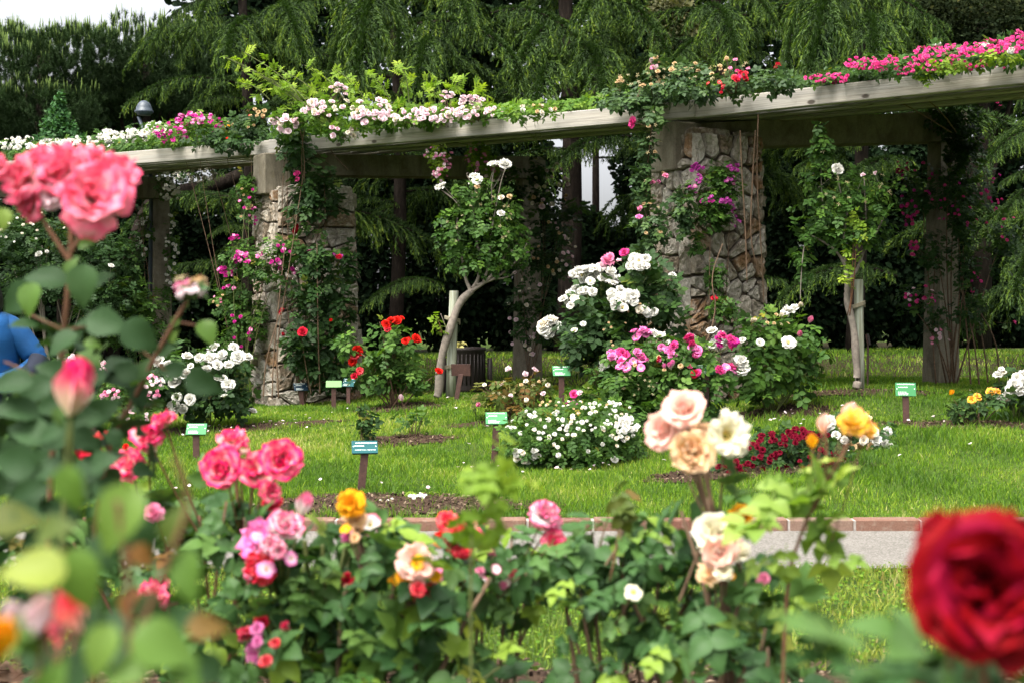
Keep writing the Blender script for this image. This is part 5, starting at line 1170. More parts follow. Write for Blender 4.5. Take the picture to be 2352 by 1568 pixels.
# ================================================================== rose bushes standing in the lawn
G = 'rose bushes planted in the lawn'
W = ['mid:white', 'loose:white', 'full:white']
plant('rose_bush', 'low white rose bush beside the foot of the left stone pillar', 'rose bush', 12.9, 470,
      [(430, 850, 80, 60, 0, .5), (520, 850, 55, 50, 0, .45), (470, 910, 100, 50, -.1, .5), (380, 880, 50, 60, 0, .4), (545, 900, 40, 50, 0, .35)], 'rose_dark', .15, 4, flowers=[(492, 802, 34, 'full:white'), (510, 815, 26, 'loose:white'), (537, 800, 26, 'full:white'), (548, 822, 36, 'full:white'), (568, 820, 24, 'mid:white'), (526, 838, 26, 'loose:white'), (483, 826, 38, 'full:white'), (500, 838, 26, 'mid:white'), (458, 822, 26, 'loose:white'), (430, 820, 28, 'mid:white'), (365, 830, 30, 'loose:white'), (386, 838, 26, 'mid:white'), (403, 878, 34, 'full:white'), (368, 880, 30, 'mid:white'), (407, 912, 26, 'open:white'), (437, 917, 28, 'full:white'), (405, 935, 36, 'full:white'), (395, 930, 24, 'mid:white'), (420, 940, 26, 'loose:white'), (433, 955, 22, 'loose:white'), (525, 885, 34, 'loose:white'), (513, 870, 22, 'mid:white'), (515, 910, 18, 'mid:white'), (352, 930, 30, 'full:white'), (345, 905, 24, 'mid:white'), (580, 945, 22, 'mid:white')] + sc(460, 850, 90, 40, 14, 16, 26, W), canes=8, group=G)
pk = ['tiny:pink', 'pom:palepink', 'tiny:palepink', 'pom:pink']
plant('rose_bush', 'small flowered pink rose bush left of the low white rose bush', 'rose bush', 12.2, 300, [(345, 895, 30, 40, .2, .25), (260, 900, 60, 40, .2, .4), (240, 860, 50, 34, .4, .3), (310, 950, 60, 40, 0, .35)], 'rose_mid', .11, 3, flowers=sc(350, 895, 24, 34, 32, 7, 12, pk) + sc(252, 905, 26, 14, 14, 8, 13, pk) + sc(240, 840, 20, 20, 8, 8, 12, pk) + sc(330, 945, 50, 26, 14, 7, 12, pk), canes=6, group=G)
plant('rose_bush', 'pink clustered rose bush at far left behind the blurred leaves', 'rose bush', 12.6, 90, [(60, 930, 60, 40, 0, .4), (150, 880, 50, 60, .3, .4), (120, 960, 70, 40, 0, .4), (170, 840, 30, 40, .5, .3)], 'rose_mid', .11, 3, flowers=sc(60, 915, 50, 24, 26, 10, 15, ['pom:pink', 'pom:palepink']) + sc(165, 850, 16, 36, 22, 9, 14, ['pom:palepink', 'pom:pink']) + sc(120, 930, 60, 40, 26, 9, 14, pk), canes=6, group=G)
plant('rose_bush', 'scarlet bloomed rose bush right of the left stone pillar', 'rose bush', 13.9, 905,
      [(905, 800, 60, 55, 0, .4), (870, 830, 45, 50, -.05, .3), (935, 850, 50, 40, 0, .35), (890, 760, 35, 40, 0, .25), (830, 860, 30, 30, 0, .2), (960, 870, 36, 26, 0, .2), (890, 870, 60, 30, 0, .35), (800, 790, 26, 60, .3, .2)], 'rose_mid', .16, 2.2,
      flowers=[(888, 745, 24, 'loose:red'), (898, 738, 22, 'mid:red'), (912, 738, 24, 'mid:red'), (921, 733, 18, 'mid:red'), (890, 757, 20, 'loose:redwhite'), (932, 784, 20, 'mid:red'), (938, 780, 14, 'loose:red'), (955, 780, 25, 'full:red'), (821, 806, 27, 'full:red'), (815, 818, 24, 'loose:redwhite'), (810, 830, 22, 'mid:red'), (826, 852, 20, 'loose:redwhite'), (814, 864, 20, 'loose:crimson'), (1007, 853, 20, 'full:red')], canes=12, cane='cane_brown', group=G, lines=[[(925, 930), (915, 870), (905, 800)], [(920, 930), (880, 880), (850, 830)], [(915, 935), (905, 870), (900, 760)], [(925, 935), (960, 890), (1000, 860)], [(910, 930), (880, 905), (830, 880)]], cr=.008)
plant('rose_bush', 'sparse dark young rose bush in the mulch patch left of centre', 'rose bush', 11.5, 838, [(838, 960, 26, 22, 0, .15), (845, 985, 34, 20, 0, .15), (830, 935, 14, 14, 0, .1)], 'rose_dark', .12, 2.2, canes=6, cane='cane_brown', group=G, cr=.005)
plant('rose_bush', 'thin straggling young rose bush with one blush bud beside the mulch patch', 'rose bush', 11.7, 950, [(940, 955, 34, 16, 0, .15), (960, 965, 24, 14, 0, .12), (930, 975, 16, 12, 0, .1)], 'rose_mid', .11, 1.8, flowers=[(923, 917, 14, 'bud:palepink')], canes=6, cane='cane_brown', group=G, cr=.005)
bt = ['pom:cream', 'tiny:tan', 'star:star', 'mid:palepink']
plant('rose_bush', 'half withered bronze-leaved rose bush with fading blush blooms right of centre', 'rose bush', 12.4, 1180, [(1130, 910, 60, 34, 0, .35), (1200, 890, 60, 34, 0, .35), (1240, 900, 50, 30, .1, .3), (1170, 935, 90, 30, -.1, .35), (1230, 935, 60, 26, 0, .3)], 'bronze', .13, 2.0, flowers=[(1167, 847, 16, 'pom:palepink'), (1207, 858, 15, 'pom:palepink'), (1228, 850, 17, 'full:palepink'), (1208, 875, 13, 'pom:cream'), (1158, 876, 16, 'star:star'), (1100, 925, 12, 'bud:pink'), (1250, 872, 14, 'star:star')] + sc(1190, 895, 90, 26, 14, 8, 14, bt), canes=12, cane='cane_brown', group=G, cr=.006)
plant('rose_bush', 'tall white rose bush with large bloom heads against the right stone pillar', 'rose bush', 12.2, 1400,
      [(1380, 740, 90, 80, 0, .5), (1460, 700, 70, 70, .1, .45), (1340, 800, 60, 60, 0, .4), (1420, 810, 90, 60, 0, .5), (1510, 660, 45, 60, .1, .3), (1380, 680, 60, 40, .05, .35), (1530, 720, 40, 60, .1, .3), (1480, 610, 40, 22, 0, .25)], 'rose_dark', .17, 4,
      flowers=sc(1340, 635, 24, 18, 10, 22.4, 29.2, W + ['open:white']) + sc(1375, 628, 30, 20, 11, 22.4, 31.0, W + ['open:white']) + sc(1400, 640, 16, 14, 5, 22.4, 29.2, W) + sc(1465, 605, 34, 14, 12, 20.6, 27.5, W + ['open:white']) + sc(1425, 690, 34, 24, 18, 22.4, 31.0, W + ['open:white']) + sc(1450, 678, 26, 16, 7, 20.6, 27.5, W) + sc(1310, 690, 24, 14, 8, 20.6, 27.5, W + ['mid:cream']) + sc(1335, 670, 26, 12, 6, 18.9, 25.8, W) + sc(1265, 752, 18, 22, 9, 25.8, 34.4, W + ['full:cream']) + sc(1485, 716, 20, 10, 7, 18.9, 24.1, W + ['mid:cream']) + [(1544, 635, 20.6, 'full:white'), (1388, 833, 25.8, 'mid:white'), (1340, 745, 15.5, 'mid:white'), (1320, 760, 17.2, 'mid:cream'), (1395, 600, 34.4, 'loose:pink', -.15), (1402, 592, 24.1, 'mid:pink', -.15), (1382, 612, 22.4, 'mid:palepink', -.15), (1435, 582, 24.1, 'full:hotpink', -.1), (1422, 596, 15.5, 'droop:palepink', -.1), (1382, 845, 17.2, 'mid:white')] + sc(1440, 740, 90, 60, 22, 5.2, 8.6, ['star:star', 'tiny:tan']), canes=12, group=G, cr=.008)
fu = ['loose:fuchsia', 'open:fuchsia', 'loose:hotpink', 'mid:fuchsia']
plant('rose_bush', 'bright pink and fuchsia rose bush in front of the right stone pillar', 'rose bush', 11.6, 1500,
      [(1430, 870, 70, 60, 0, .45), (1520, 870, 90, 70, 0, .5), (1610, 870, 70, 60, 0, .45), (1470, 930, 110, 40, -.1, .5), (1590, 930, 90, 40, 0, .45), (1480, 810, 60, 30, 0, .3), (1580, 810, 60, 40, 0, .35), (1340, 915, 40, 30, 0, .25)], 'rose_mid', .14, 4,
      flowers=sc(1470, 768, 34, 10, 7, 18.9, 25.8, fu) + sc(1440, 820, 40, 26, 16, 17.2, 25.8, fu) + sc(1450, 838, 30, 12, 6, 18.9, 25.8, ['open:fuchsia']) + sc(1530, 805, 34, 18, 8, 17.2, 24.1, fu) + sc(1585, 780, 16, 14, 5, 18.9, 24.1, ['loose:fuchsia', 'bud:hotpink']) + sc(1600, 805, 16, 14, 5, 18.9, 24.1, fu) + sc(1665, 785, 26, 16, 9, 20.6, 27.5, ['open:magenta', 'loose:magenta', 'loose:hotpink']) + sc(1670, 845, 22, 12, 6, 20.6, 25.8, fu) + sc(1590, 850, 16, 10, 4, 15.5, 20.6, ['mid:hotpink', 'mid:crimson']) + sc(1510, 835, 60, 20, 12, 10.3, 15.5, ['bud:crimson', 'bud:fuchsia', 'tiny:tan']) + [(1515, 772, 31.0, 'open:white', .1), (1530, 790, 29.2, 'mid:white', .1), (1500, 766, 22.4, 'loose:white', .1), (1318, 905, 22.4, 'mid:hotpink'), (1318, 930, 24.1, 'loose:fuchsia'), (1305, 932, 18.9, 'loose:magenta'), (1332, 902, 15.5, 'loose:palepink')] + sc(1450, 880, 110, 30, 14, 6.9, 10.3, 'star:star'), canes=10, group=G)
plant('rose_bush', 'open white rose bush standing right of the right stone pillar', 'rose bush', 11.9, 1770,
      [(1760, 770, 70, 60, 0, .4), (1820, 790, 60, 60, 0, .4), (1750, 840, 70, 50, -.05, .4), (1850, 830, 50, 50, 0, .35), (1800, 880, 80, 40, 0, .4), (1720, 760, 40, 40, 0, .3), (1730, 880, 40, 50, 0, .3)], 'rose_mid', .17, 2.8,
      flowers=[(1810, 715, 34, 'loose:white'), (1826, 708, 22, 'mid:white'), (1838, 703, 14, 'bud:cream'), (1803, 722, 24, 'loose:white'), (1811, 788, 38, 'open:white'), (1636, 762, 28, 'mid:white'), (1655, 775, 34, 'loose:white'), (1642, 790, 30, 'loose:white'), (1703, 832, 36, 'loose:white'), (1706, 850, 36, 'full:white'), (1695, 825, 24, 'mid:white'), (1745, 787, 22, 'mid:white'), (1706, 782, 18, 'mid:white'), (1860, 738, 14, 'bud:pink'), (1837, 770, 13, 'bud:pink')] + sc(1770, 735, 70, 14, 12, 9, 14, ['star:star', 'tiny:tan', 'bud:cream']), canes=12, cane='cane', group=G, lines=[[(1790, 925), (1750, 890), (1720, 860)], [(1800, 925), (1790, 880), (1760, 820)], [(1805, 925), (1830, 870), (1840, 800)]], cr=.008)
gw = ['pom:white', 'tiny:white', 'pom:white', 'tiny:cream']
plant('rose_bush', 'low rounded ground-cover rose dotted with small white blooms in mid lawn', 'rose bush', 10.1, 1320,
      [(1250, 1000, 90, 60, 0, .45), (1340, 990, 90, 66, 0, .5), (1420, 1000, 70, 60, .1, .45), (1310, 960, 90, 40, .2, .4), (1400, 950, 60, 36, .25, .35), (1210, 1030, 60, 40, -.1, .3), (1330, 1035, 130, 36, -.1, .4)], 'rose_mid', .085, 5.0,
      flowers=sc(1250, 975, 90, 36, 34, 8, 14, gw) + sc(1370, 955, 100, 36, 46, 7, 12, gw) + sc(1420, 985, 50, 30, 18, 9, 15, gw) + sc(1440, 975, 26, 16, 14, 14, 20, 'pom:white') + sc(1215, 1045, 40, 16, 16, 12, 19, gw + ['pom:cream']) + sc(1330, 1000, 110, 40, 14, 8, 12, gw) + [(1283, 1045, 14, 'pom:white'), (1411, 1055, 20, 'mid:white')] + sc(1320, 930, 80, 20, 20, 6, 9, ['tiny:tan', 'tiny:cream']), canes=8, group=G, stem_r=0, rest=100)
cr_ = ['pom:wine', 'tiny:wine', 'pom:wine', 'tiny:wine']
plant('rose_bush', 'low dark crimson rose bush on the right behind the peach roses', 'rose bush', 9.4, 1800,
      [(1760, 1050, 80, 50, 0, .35), (1850, 1040, 90, 56, 0, .4), (1790, 1010, 70, 34, .1, .3), (1690, 1075, 70, 36, 0, .3), (1890, 1080, 60, 36, 0, .3), (1640, 1090, 40, 30, 0, .25)], 'rose_dark', .1, 3.6,
      flowers=sc(1760, 1020, 50, 36, 26, 12, 18, cr_) + sc(1830, 1000, 40, 18, 26, 12, 19, cr_) + sc(1700, 1080, 60, 30, 22, 12, 18, cr_) + sc(1880, 1000, 26, 14, 10, 12, 18, cr_) + sc(1900, 1060, 50, 30, 24, 12, 17, cr_) + sc(1800, 1065, 90, 24, 12, 10, 15, cr_) + sc(1640, 1100, 30, 26, 10, 12, 18, cr_), canes=8, cane='cane_brown', group=G, stem_r=.001)
plant('rose_bush', 'white rose bush with browned tan blooms behind the blurred yellow rose', 'rose bush', 9.9, 1970,
      [(1950, 990, 70, 36, 0, .3), (2000, 1000, 50, 40, 0, .3), (1930, 1010, 60, 30, 0, .3), (2010, 1030, 40, 20, 0, .25)], 'rose_dark', .12, 3.2,
      flowers=[(1905, 970, 40, 'loose:white'), (1890, 985, 30, 'mid:white'), (1990, 962, 28, 'mid:tan'), (1995, 975, 22, 'mid:tan'), (2006, 992, 28, 'mid:cream'), (2010, 1010, 30, 'loose:white'), (1955, 1025, 28, 'mid:tan'), (1975, 1030, 28, 'mid:tan'), (2003, 1025, 26, 'mid:tan'), (2037, 990, 24, 'loose:white'), (2036, 1022, 30, 'loose:white'), (2042, 1030, 24, 'mid:white'), (2030, 1018, 20, 'mid:white'), (1920, 1000, 24, 'mid:white'), (1985, 1010, 24, 'mid:cream'), (1940, 1010, 22, 'mid:white')], canes=8, cane='cane_brown', group=G)
plant('rose_bush', 'low yellow rose bush near the right edge', 'rose bush', 10.9, 2240, [(2220, 930, 40, 26, 0, .2), (2265, 930, 50, 22, 0, .22), (2200, 950, 40, 18, 0, .18), (2290, 915, 40, 20, .1, .2)], 'rose_grey', .13, 2.4, flowers=[(2183, 903, 13, 'bud:orange'), (2232, 917, 22, 'loose:yellow'), (2244, 912, 22, 'loose:yellow'), (2276, 902, 26, 'loose:yellow'), (2288, 900, 24, 'loose:yellow')], canes=9, cane='cane_brown', group=G)
plant('rose_bush', 'white rose bush cut by the right edge of the view', 'rose bush', 11.3, 2340, [(2340, 890, 40, 40, 0, .3), (2310, 905, 30, 24, 0, .2), (2380, 890, 50, 50, 0, .35)], 'rose_dark', .14, 3.6, flowers=[(2292, 862, 26, 'loose:white'), (2300, 848, 15, 'mid:white'), (2305, 855, 15, 'mid:cream'), (2330, 885, 36, 'full:white'), (2322, 895, 30, 'mid:white'), (2340, 895, 34, 'loose:white'), (2336, 868, 28, 'mid:white'), (2352, 862, 30, 'full:white'), (2290, 912, 24, 'loose:white'), (2312, 910, 26, 'loose:white'), (2280, 905, 26, 'mid:white'), (2350, 880, 30, 'full:white')], canes=7, group=G)
plant('rose_bush', 'tiny white flowered creeping plant in the mulch beside the kerb', 'rose bush', 8.3, 930, [(890, 1158, 30, 14, 0, .1), (950, 1145, 34, 16, .1, .1), (985, 1138, 24, 10, .15, .1), (920, 1165, 30, 8, -.05, .1)], 'lime', .055, 2.0, flowers=sc(900, 1150, 30, 10, 8, 8, 12, 'five:white') + sc(960, 1135, 24, 8, 9, 9, 14, 'five:white') + [(983, 1118, 10, 'tiny:palepink')], canes=8, group=G, cr=.002, stem_r=.0008)
plant('rose_bush', 'small red bloomed rose bush behind the blurred deep pink roses', 'rose bush', 9.6, 290, [(295, 1050, 40, 30, 0, .2), (270, 1070, 40, 24, 0, .2)], 'rose_mid', .1, 2.5, flowers=[(290, 1025, 16, 'full:red'), (255, 1018, 14, 'mid:red'), (300, 1032, 12, 'mid:red')], canes=6, group=G)

# ================================================================== standard roses (little trees)
GS = 'standard roses on slim trunks'
TT = lambda pts, a, b: {'p': pts, 'r': (a, b)}
plant('standard_rose', 'white standard rose with leaning pale trunk left of the right stone pillar', 'standard rose', 14.45, 1003,
      [(1040, 540, 45, 40, 0, .3), (1090, 500, 60, 50, 0, .35), (1150, 530, 60, 50, 0, .35), (1180, 570, 45, 50, 0, .3), (1060, 590, 45, 40, 0, .3), (1120, 580, 70, 50, 0, .35), (1060, 450, 30, 34, 0, .15), (1110, 445, 30, 40, 0, .15), (1160, 470, 34, 40, .1, .2), (1030, 500, 30, 30, 0, .15), (1140, 610, 50, 30, 0, .25)], 'rose_mid', .13, 1.9,
      flowers=[(1010, 432, 26, 'loose:white'), (1018, 426, 18, 'mid:white'), (1090, 408, 28, 'mid:white'), (1097, 416, 30, 'open:white'), (1084, 420, 18, 'mid:white'), (1096, 428, 16, 'tiny:tan'), (1133, 381, 30, 'full:white'), (1160, 381, 34, 'full:white'), (1150, 492, 22, 'mid:white'), (1170, 452, 16, 'tiny:tan'), (1152, 455, 16, 'mid:cream')] + sc(1100, 500, 90, 70, 24, 7, 11, 'star:star'), canes=0, group=GS,
      lines=[TT([(1003, 912), (1010, 860), (1020, 800), (1042, 720), (1062, 690), (1082, 668)], .046, .036), TT([(1080, 668), (1068, 640), (1064, 600), (1052, 560), (1050, 500)], .02, .007), TT([(1085, 662), (1100, 640), (1105, 600), (1090, 540), (1085, 440)], .022, .006), TT([(1082, 668), (1120, 645), (1150, 610), (1170, 560)], .024, .007), TT([(1095, 655), (1140, 640), (1190, 600), (1210, 560)], .018, .006), TT([(1110, 648), (1125, 600), (1130, 520), (1140, 470)], .016, .005), TT([(1130, 640), (1160, 640), (1185, 625)], .012, .006), TT([(1130, 470), (1128, 430), (1135, 388)], .006, .004), TT([(1140, 470), (1150, 420), (1160, 390)], .006, .004), TT([(1060, 480), (1035, 450), (1012, 436)], .006, .004), TT([(1090, 450), (1092, 430), (1096, 418)], .006, .004), TT([(1100, 450), (1070, 400), (1075, 398)], .005, .003), TT([(1028, 770), (1022, 745), (1012, 720)], .005, .003)], cane='cane_grey')
plant('standard_rose', 'leafy standard rose with one white bloom in front of the right bay', 'standard rose', 12.65, 1965,
      [(1900, 480, 70, 50, 0, .3), (1960, 440, 60, 50, 0, .3), (2010, 480, 55, 50, 0, .3), (1870, 530, 55, 40, 0, .25), (1990, 540, 60, 40, 0, .25), (1930, 530, 50, 40, 0, .25), (1880, 410, 34, 50, 0, .15), (1840, 590, 26, 70, .1, .1), (1885, 340, 18, 50, 0, .08, 4), (1885, 298, 12, 22, 0, .05, 4), (2030, 430, 34, 34, 0, .2)], 'rose_mid', .13, 1.9,
      flowers=[(1923, 391, 30, 'full:white', -.1)] + sc(1960, 430, 90, 60, 16, 9, 13, ['star:star']) + [(1982, 402, 13, 'tiny:palepink'), (2010, 398, 12, 'tiny:palepink'), (1892, 348, 16, 'star:star')], canes=0, group=GS,
      lines=[TT([(1966, 892), (1970, 850), (1966, 800), (1956, 740), (1948, 690), (1946, 650)], .036, .028), TT([(1946, 650), (1940, 600), (1938, 540), (1950, 460)], .02, .006), TT([(1948, 648), (1975, 610), (1985, 570), (2010, 540), (2030, 500)], .018, .006), TT([(1940, 610), (1925, 580), (1900, 560), (1860, 540)], .014, .006), TT([(1900, 560), (1890, 480), (1885, 380), (1884, 290)], .008, .003), TT([(1945, 480), (1930, 440), (1923, 398)], .006, .004), TT([(1985, 570), (1990, 500), (1985, 410)], .009, .004), TT([(1850, 545), (1842, 600), (1838, 690)], .006, .003)], cane='cane_grey')
plant('rose_sucker', 'bright lime young shoot climbing the right standard rose trunk', 'rose shoot', 12.5, (1952, 720, 12.55), [(1965, 540, 26, 34, 0, .08), (1955, 600, 22, 34, 0, .07), (1960, 500, 16, 24, 0, .06), (1945, 645, 14, 24, 0, .05)], 'lime', .12, 1.7, canes=2, cane='cane_red', lines=[[(1952, 720), (1958, 620), (1962, 500)]], cr=.005)
plant('rose_shoot', 'single yellow-green young shoot left of the leaning standard rose', 'rose shoot', 14.4, (1017, 760, 14.4), [(1005, 735, 14, 14, 0, .05), (1012, 760, 14, 12, 0, .05), (998, 750, 10, 16, 0, .05)], 'lime', .11, 1.6, canes=2, cane='cane_red', cr=.004)
# ================================================================== near roses (out of focus)
random.seed(9)
GF = 'near roses in front of the path'
up = (0, -.75, .55); fr = (0, -1, .15)
def leaves(root, mat, items):
    """single leaves, each at its own place: (x, y, length, direction in degrees, depth, tone[, facing])"""
    mb = MB(); B = np.array(wloc(root))
    for q in items:
        x, y, ln, an, d, r = q[:6]; a = math.radians(an); l = ln * .92 / S(d)
        D = nrm(np.array([math.cos(a), random.uniform(-.35, .25), math.sin(a)])); Nn = nrm(np.array([random.uniform(-.4, .4), -.8, random.uniform(.2, .9)]))
        mb.inst(leaf_fine(random.uniform(.3, .38), random.randint(0, 99)), frames(D[None], Nn[None], [l]), (at(x, y, d) - D * l * .5)[None], [r])
    return mb.build('leaves', M[mat], root)
# tall rose at the left
t = plant('tall_rose_bush', 'tall blurred rose at left carrying a head of big salmon pink blooms', 'rose bush', 2.15, (75, 2150, 2.15),
      [(60, 900, 80, 60, .05, .1), (180, 810, 55, 50, .1, .06), (110, 930, 120, 50, .12, .1), (200, 830, 70, 60, .15, .08), (170, 920, 110, 50, .2, .1), (290, 960, 70, 60, .2, .08), (60, 1040, 100, 90, .1, .12), (170, 1000, 80, 50, .08, .09), (80, 1170, 110, 90, .15, .14), (240, 1060, 60, 40, .12, .07)],
      'fg_grey', .12, .9, T=T_FINE,
      flowers=[(150, 400, 150, 'loose:salmon', .02, (-.2, -.7, .6)), (215, 458, 180, 'loose:salmon', -.07, (.15, -.9, .35)), (60, 415, 125, 'loose:salmon', .0, (-.6, -.7, .3)), (262, 402, 110, 'loose:salmon', .0, (.7, -.5, .5)), (95, 375, 95, 'mid:salmon', .04, (-.3, -.5, .8)), (205, 372, 105, 'loose:salmon', .05, (.2, -.4, .9)), (75, 470, 80, 'loose:salmon', .0, (-.5, -.8, -.1)), (122, 452, 70, 'loose:palepink', .0, (-.1, -.95, .0)), (-8, 385, 70, 'loose:salmon', -.02), (278, 440, 60, 'loose:salmon', .02, (.8, -.5, .1)), (205, 510, 110, 'five:salmon', -.03, (.1, -.85, -.5))],
      canes=0, group=GF, part='rose_flower', stem_r=0,
      lines=[TT([(75, 2100), (105, 1400), (120, 1000), (148, 760), (165, 560), (160, 470)], .006, .0035), TT([(160, 600), (120, 540), (70, 460)], .004, .003), TT([(163, 580), (200, 520), (230, 450)], .004, .003), TT([(148, 760), (60, 720), (20, 690)], .0025, .0015), TT([(148, 760), (250, 740), (380, 850)], .0025, .0015), TT([(130, 900), (60, 850), (10, 830)], .0025, .0015)], cane='cane_red')
leaves(t, 'fg_grey', [(190, 660, 115, -95, 2.05, .55), (100, 640, 110, 170, 2.1, .3), (40, 690, 110, 215, 2.1, .35), (165, 610, 60, 60, 2.12, .9), (240, 640, 60, 30, 2.15, .35), (215, 735, 80, 190, 2.1, .3), (250, 745, 110, -12, 2.05, .45), (325, 775, 110, -40, 2.05, .3), (140, 790, 90, 215, 2.05, .35),
    (120, 850, 90, 160, 2.1, .35), (30, 940, 120, 170, 2.0, .35), (120, 930, 110, 190, 2.1, .3), (210, 880, 80, -150, 2.1, .3), (200, 960, 110, 10, 2.1, .4), (130, 1010, 120, 200, 2.05, .4), (240, 940, 100, 30, 2.15, .3), (265, 1010, 60, -60, 2.1, .2), (60, 990, 120, 160, 2.0, .5), (20, 880, 120, 185, 2.0, .3), (75, 900, 110, 215, 2.05, .25), (150, 880, 100, 170, 2.1, .3), (90, 960, 110, 150, 2.1, .2), (330, 1080, 60, -20, 2.2, .2), (215, 1090, 60, 20, 2.2, .25)])
leaves(t, 'fg_pale', [(68, 690, 90, -98, 2.08, .35), (6, 505, 60, -85, 1.9, .8), (200, 560, 44, 20, 2.1, .3), (215, 790, 50, -15, 2.1, .4)])
t = plant('spent_rose_stem', 'arching rose stem ending in a spent drooping pink bloom', 'rose bush', 2.25, (240, 2150, 2.25), [(437, 665, 10, 10, 0, .01, .0)], 'fg', .05, 0.0, T=T_FINE,
      flowers=[(437, 665, 74, 'droop:palepink', 0), (425, 652, 58, 'droop:pink', .02), (452, 645, 46, 'droop:tan', .01), (462, 655, 44, 'star:star', 0), (415, 640, 44, 'star:star', 0)], canes=0, group=GF, stem_r=0,
      lines=[TT([(240, 2100), (200, 1300), (250, 1010), (300, 930), (350, 830), (400, 740), (430, 690)], .005, .003), TT([(350, 830), (410, 850), (470, 870)], .002, .0015), TT([(400, 740), (440, 745), (480, 755)], .002, .0015)], cane='cane_red')
leaves(t, 'fg_grey', [(470, 882, 100, -25, 2.2, .2), (390, 850, 70, 175, 2.22, .25), (385, 800, 64, 30, 2.25, .5), (330, 845, 70, 60, 2.25, .6), (320, 915, 76, -75, 2.25, .15), (285, 850, 80, 150, 2.22, .3), (400, 770, 40, 60, 2.25, .95)])
leaves(t, 'fg_pale', [(478, 766, 74, -62, 2.2, .35), (310, 880, 86, -95, 2.28, .3), (405, 735, 40, 70, 2.25, .3)])
t = plant('rose_bud_stem', 'blurred half open pink bud on its own thorny stem at lower left', 'rose bush', 1.5, (150, 2300, 1.5), [(165, 925, 10, 10, 0, .01)], 'fg', .04, 0, T=T_FINE, flowers=[(165, 925, 100, 'bud:deeppink', -.02, (.3, -.2, 1))], canes=0, group=GF, stem_r=.002, lines=[TT([(150, 2300), (140, 1400), (150, 1050), (163, 950)], .004, .0025)], cane='cane')
leaves(t, 'fg_grey', [(200, 1010, 90, -30, 1.5, .3), (110, 1000, 90, 200, 1.5, .35), (135, 960, 60, -100, 1.45, .8), (100, 1080, 110, 190, 1.5, .3), (60, 1130, 120, 200, 1.55, .25), (30, 1060, 130, 170, 1.5, .3), (170, 1100, 110, 215, 1.55, .25), (240, 1060, 90, 20, 1.6, .3), (40, 1190, 130, 190, 1.5, .3), (130, 1170, 120, 160, 1.55, .2), (250, 1130, 90, -30, 1.6, .3)])
# very near leaves, bottom left
t = plant('near_rose_spray', 'very blurred pale green rose leaves and orange buds filling the lower left corner', 'rose bush', .9, (240, 2900, .9), [(60, 1440, 10, 10, 0, .005)], 'fg_pale', .03, 0, T=T_FINE,
      flowers=[(-6, 1490, 90, 'bud:orange', -.05, (.2, -.4, 1)), (102, 1385, 70, 'bud:palepink', 0, (-.4, -.2, -1)), (95, 1455, 120, 'loose:redwhite', .2), (175, 1430, 80, 'bud:redwhite', .1), (30, 1440, 64, 'bud:palepink', .05, (0, -.2, 1)), (145, 1440, 60, 'loose:salmon', .1)], canes=0, group=GF, stem_r=.0015,
      lines=[TT([(240, 2900), (300, 1700), (300, 1350), (270, 1150)], .0028, .0018), TT([(300, 1500), (400, 1250), (440, 1150), (400, 1050)], .0022, .0012), TT([(200, 1700), (100, 1450), (60, 1300)], .0022, .0012)], cane='cane_red')
leaves(t, 'fg_pale', [(165, 1125, 130, -75, .95, .45), (270, 1195, 190, -115, .9, .6), (430, 1325, 150, -80, .9, .35), (185, 1335, 170, -75, .9, .5), (70, 1310, 170, 175, .88, .95), (385, 1490, 190, -20, .85, .45), (290, 1545, 130, 200, .85, .5), (120, 1565, 140, 60, .85, .35), (430, 1555, 110, -40, .85, .3), (230, 1500, 150, 250, .85, .6)])
leaves(t, 'fg_grey', [(240, 1270, 110, -70, 1.0, .3), (90, 1395, 120, 190, 1.0, .3), (180, 1530, 170, 70, .9, .4), (350, 1400, 100, -60, 1.0, .3), (330, 1240, 120, -70, 1.05, .3), (100, 1290, 120, 160, 1.05, .3), (420, 1420, 120, 30, 1.0, .35), (250, 1440, 130, 190, 1.0, .35), (60, 1500, 130, 150, .95, .3), (310, 1500, 140, 10, .95, .35), (460, 1530, 120, 160, 1.0, .3), (200, 1420, 100, 60, 1.0, .3), (20, 1210, 90, 80, 1.0, .5)])
leaves(t, 'bronze', [(330, 1280, 80, -40, .95, .9), (130, 1215, 120, 20, .95, .4), (400, 1200, 110, 70, .95, .4), (300, 1380, 90, 60, .95, .95), (480, 1440, 110, 0, .9, .8), (160, 1290, 70, -90, .95, 1.0), (40, 1195, 140, 5, 1.0, .5)])
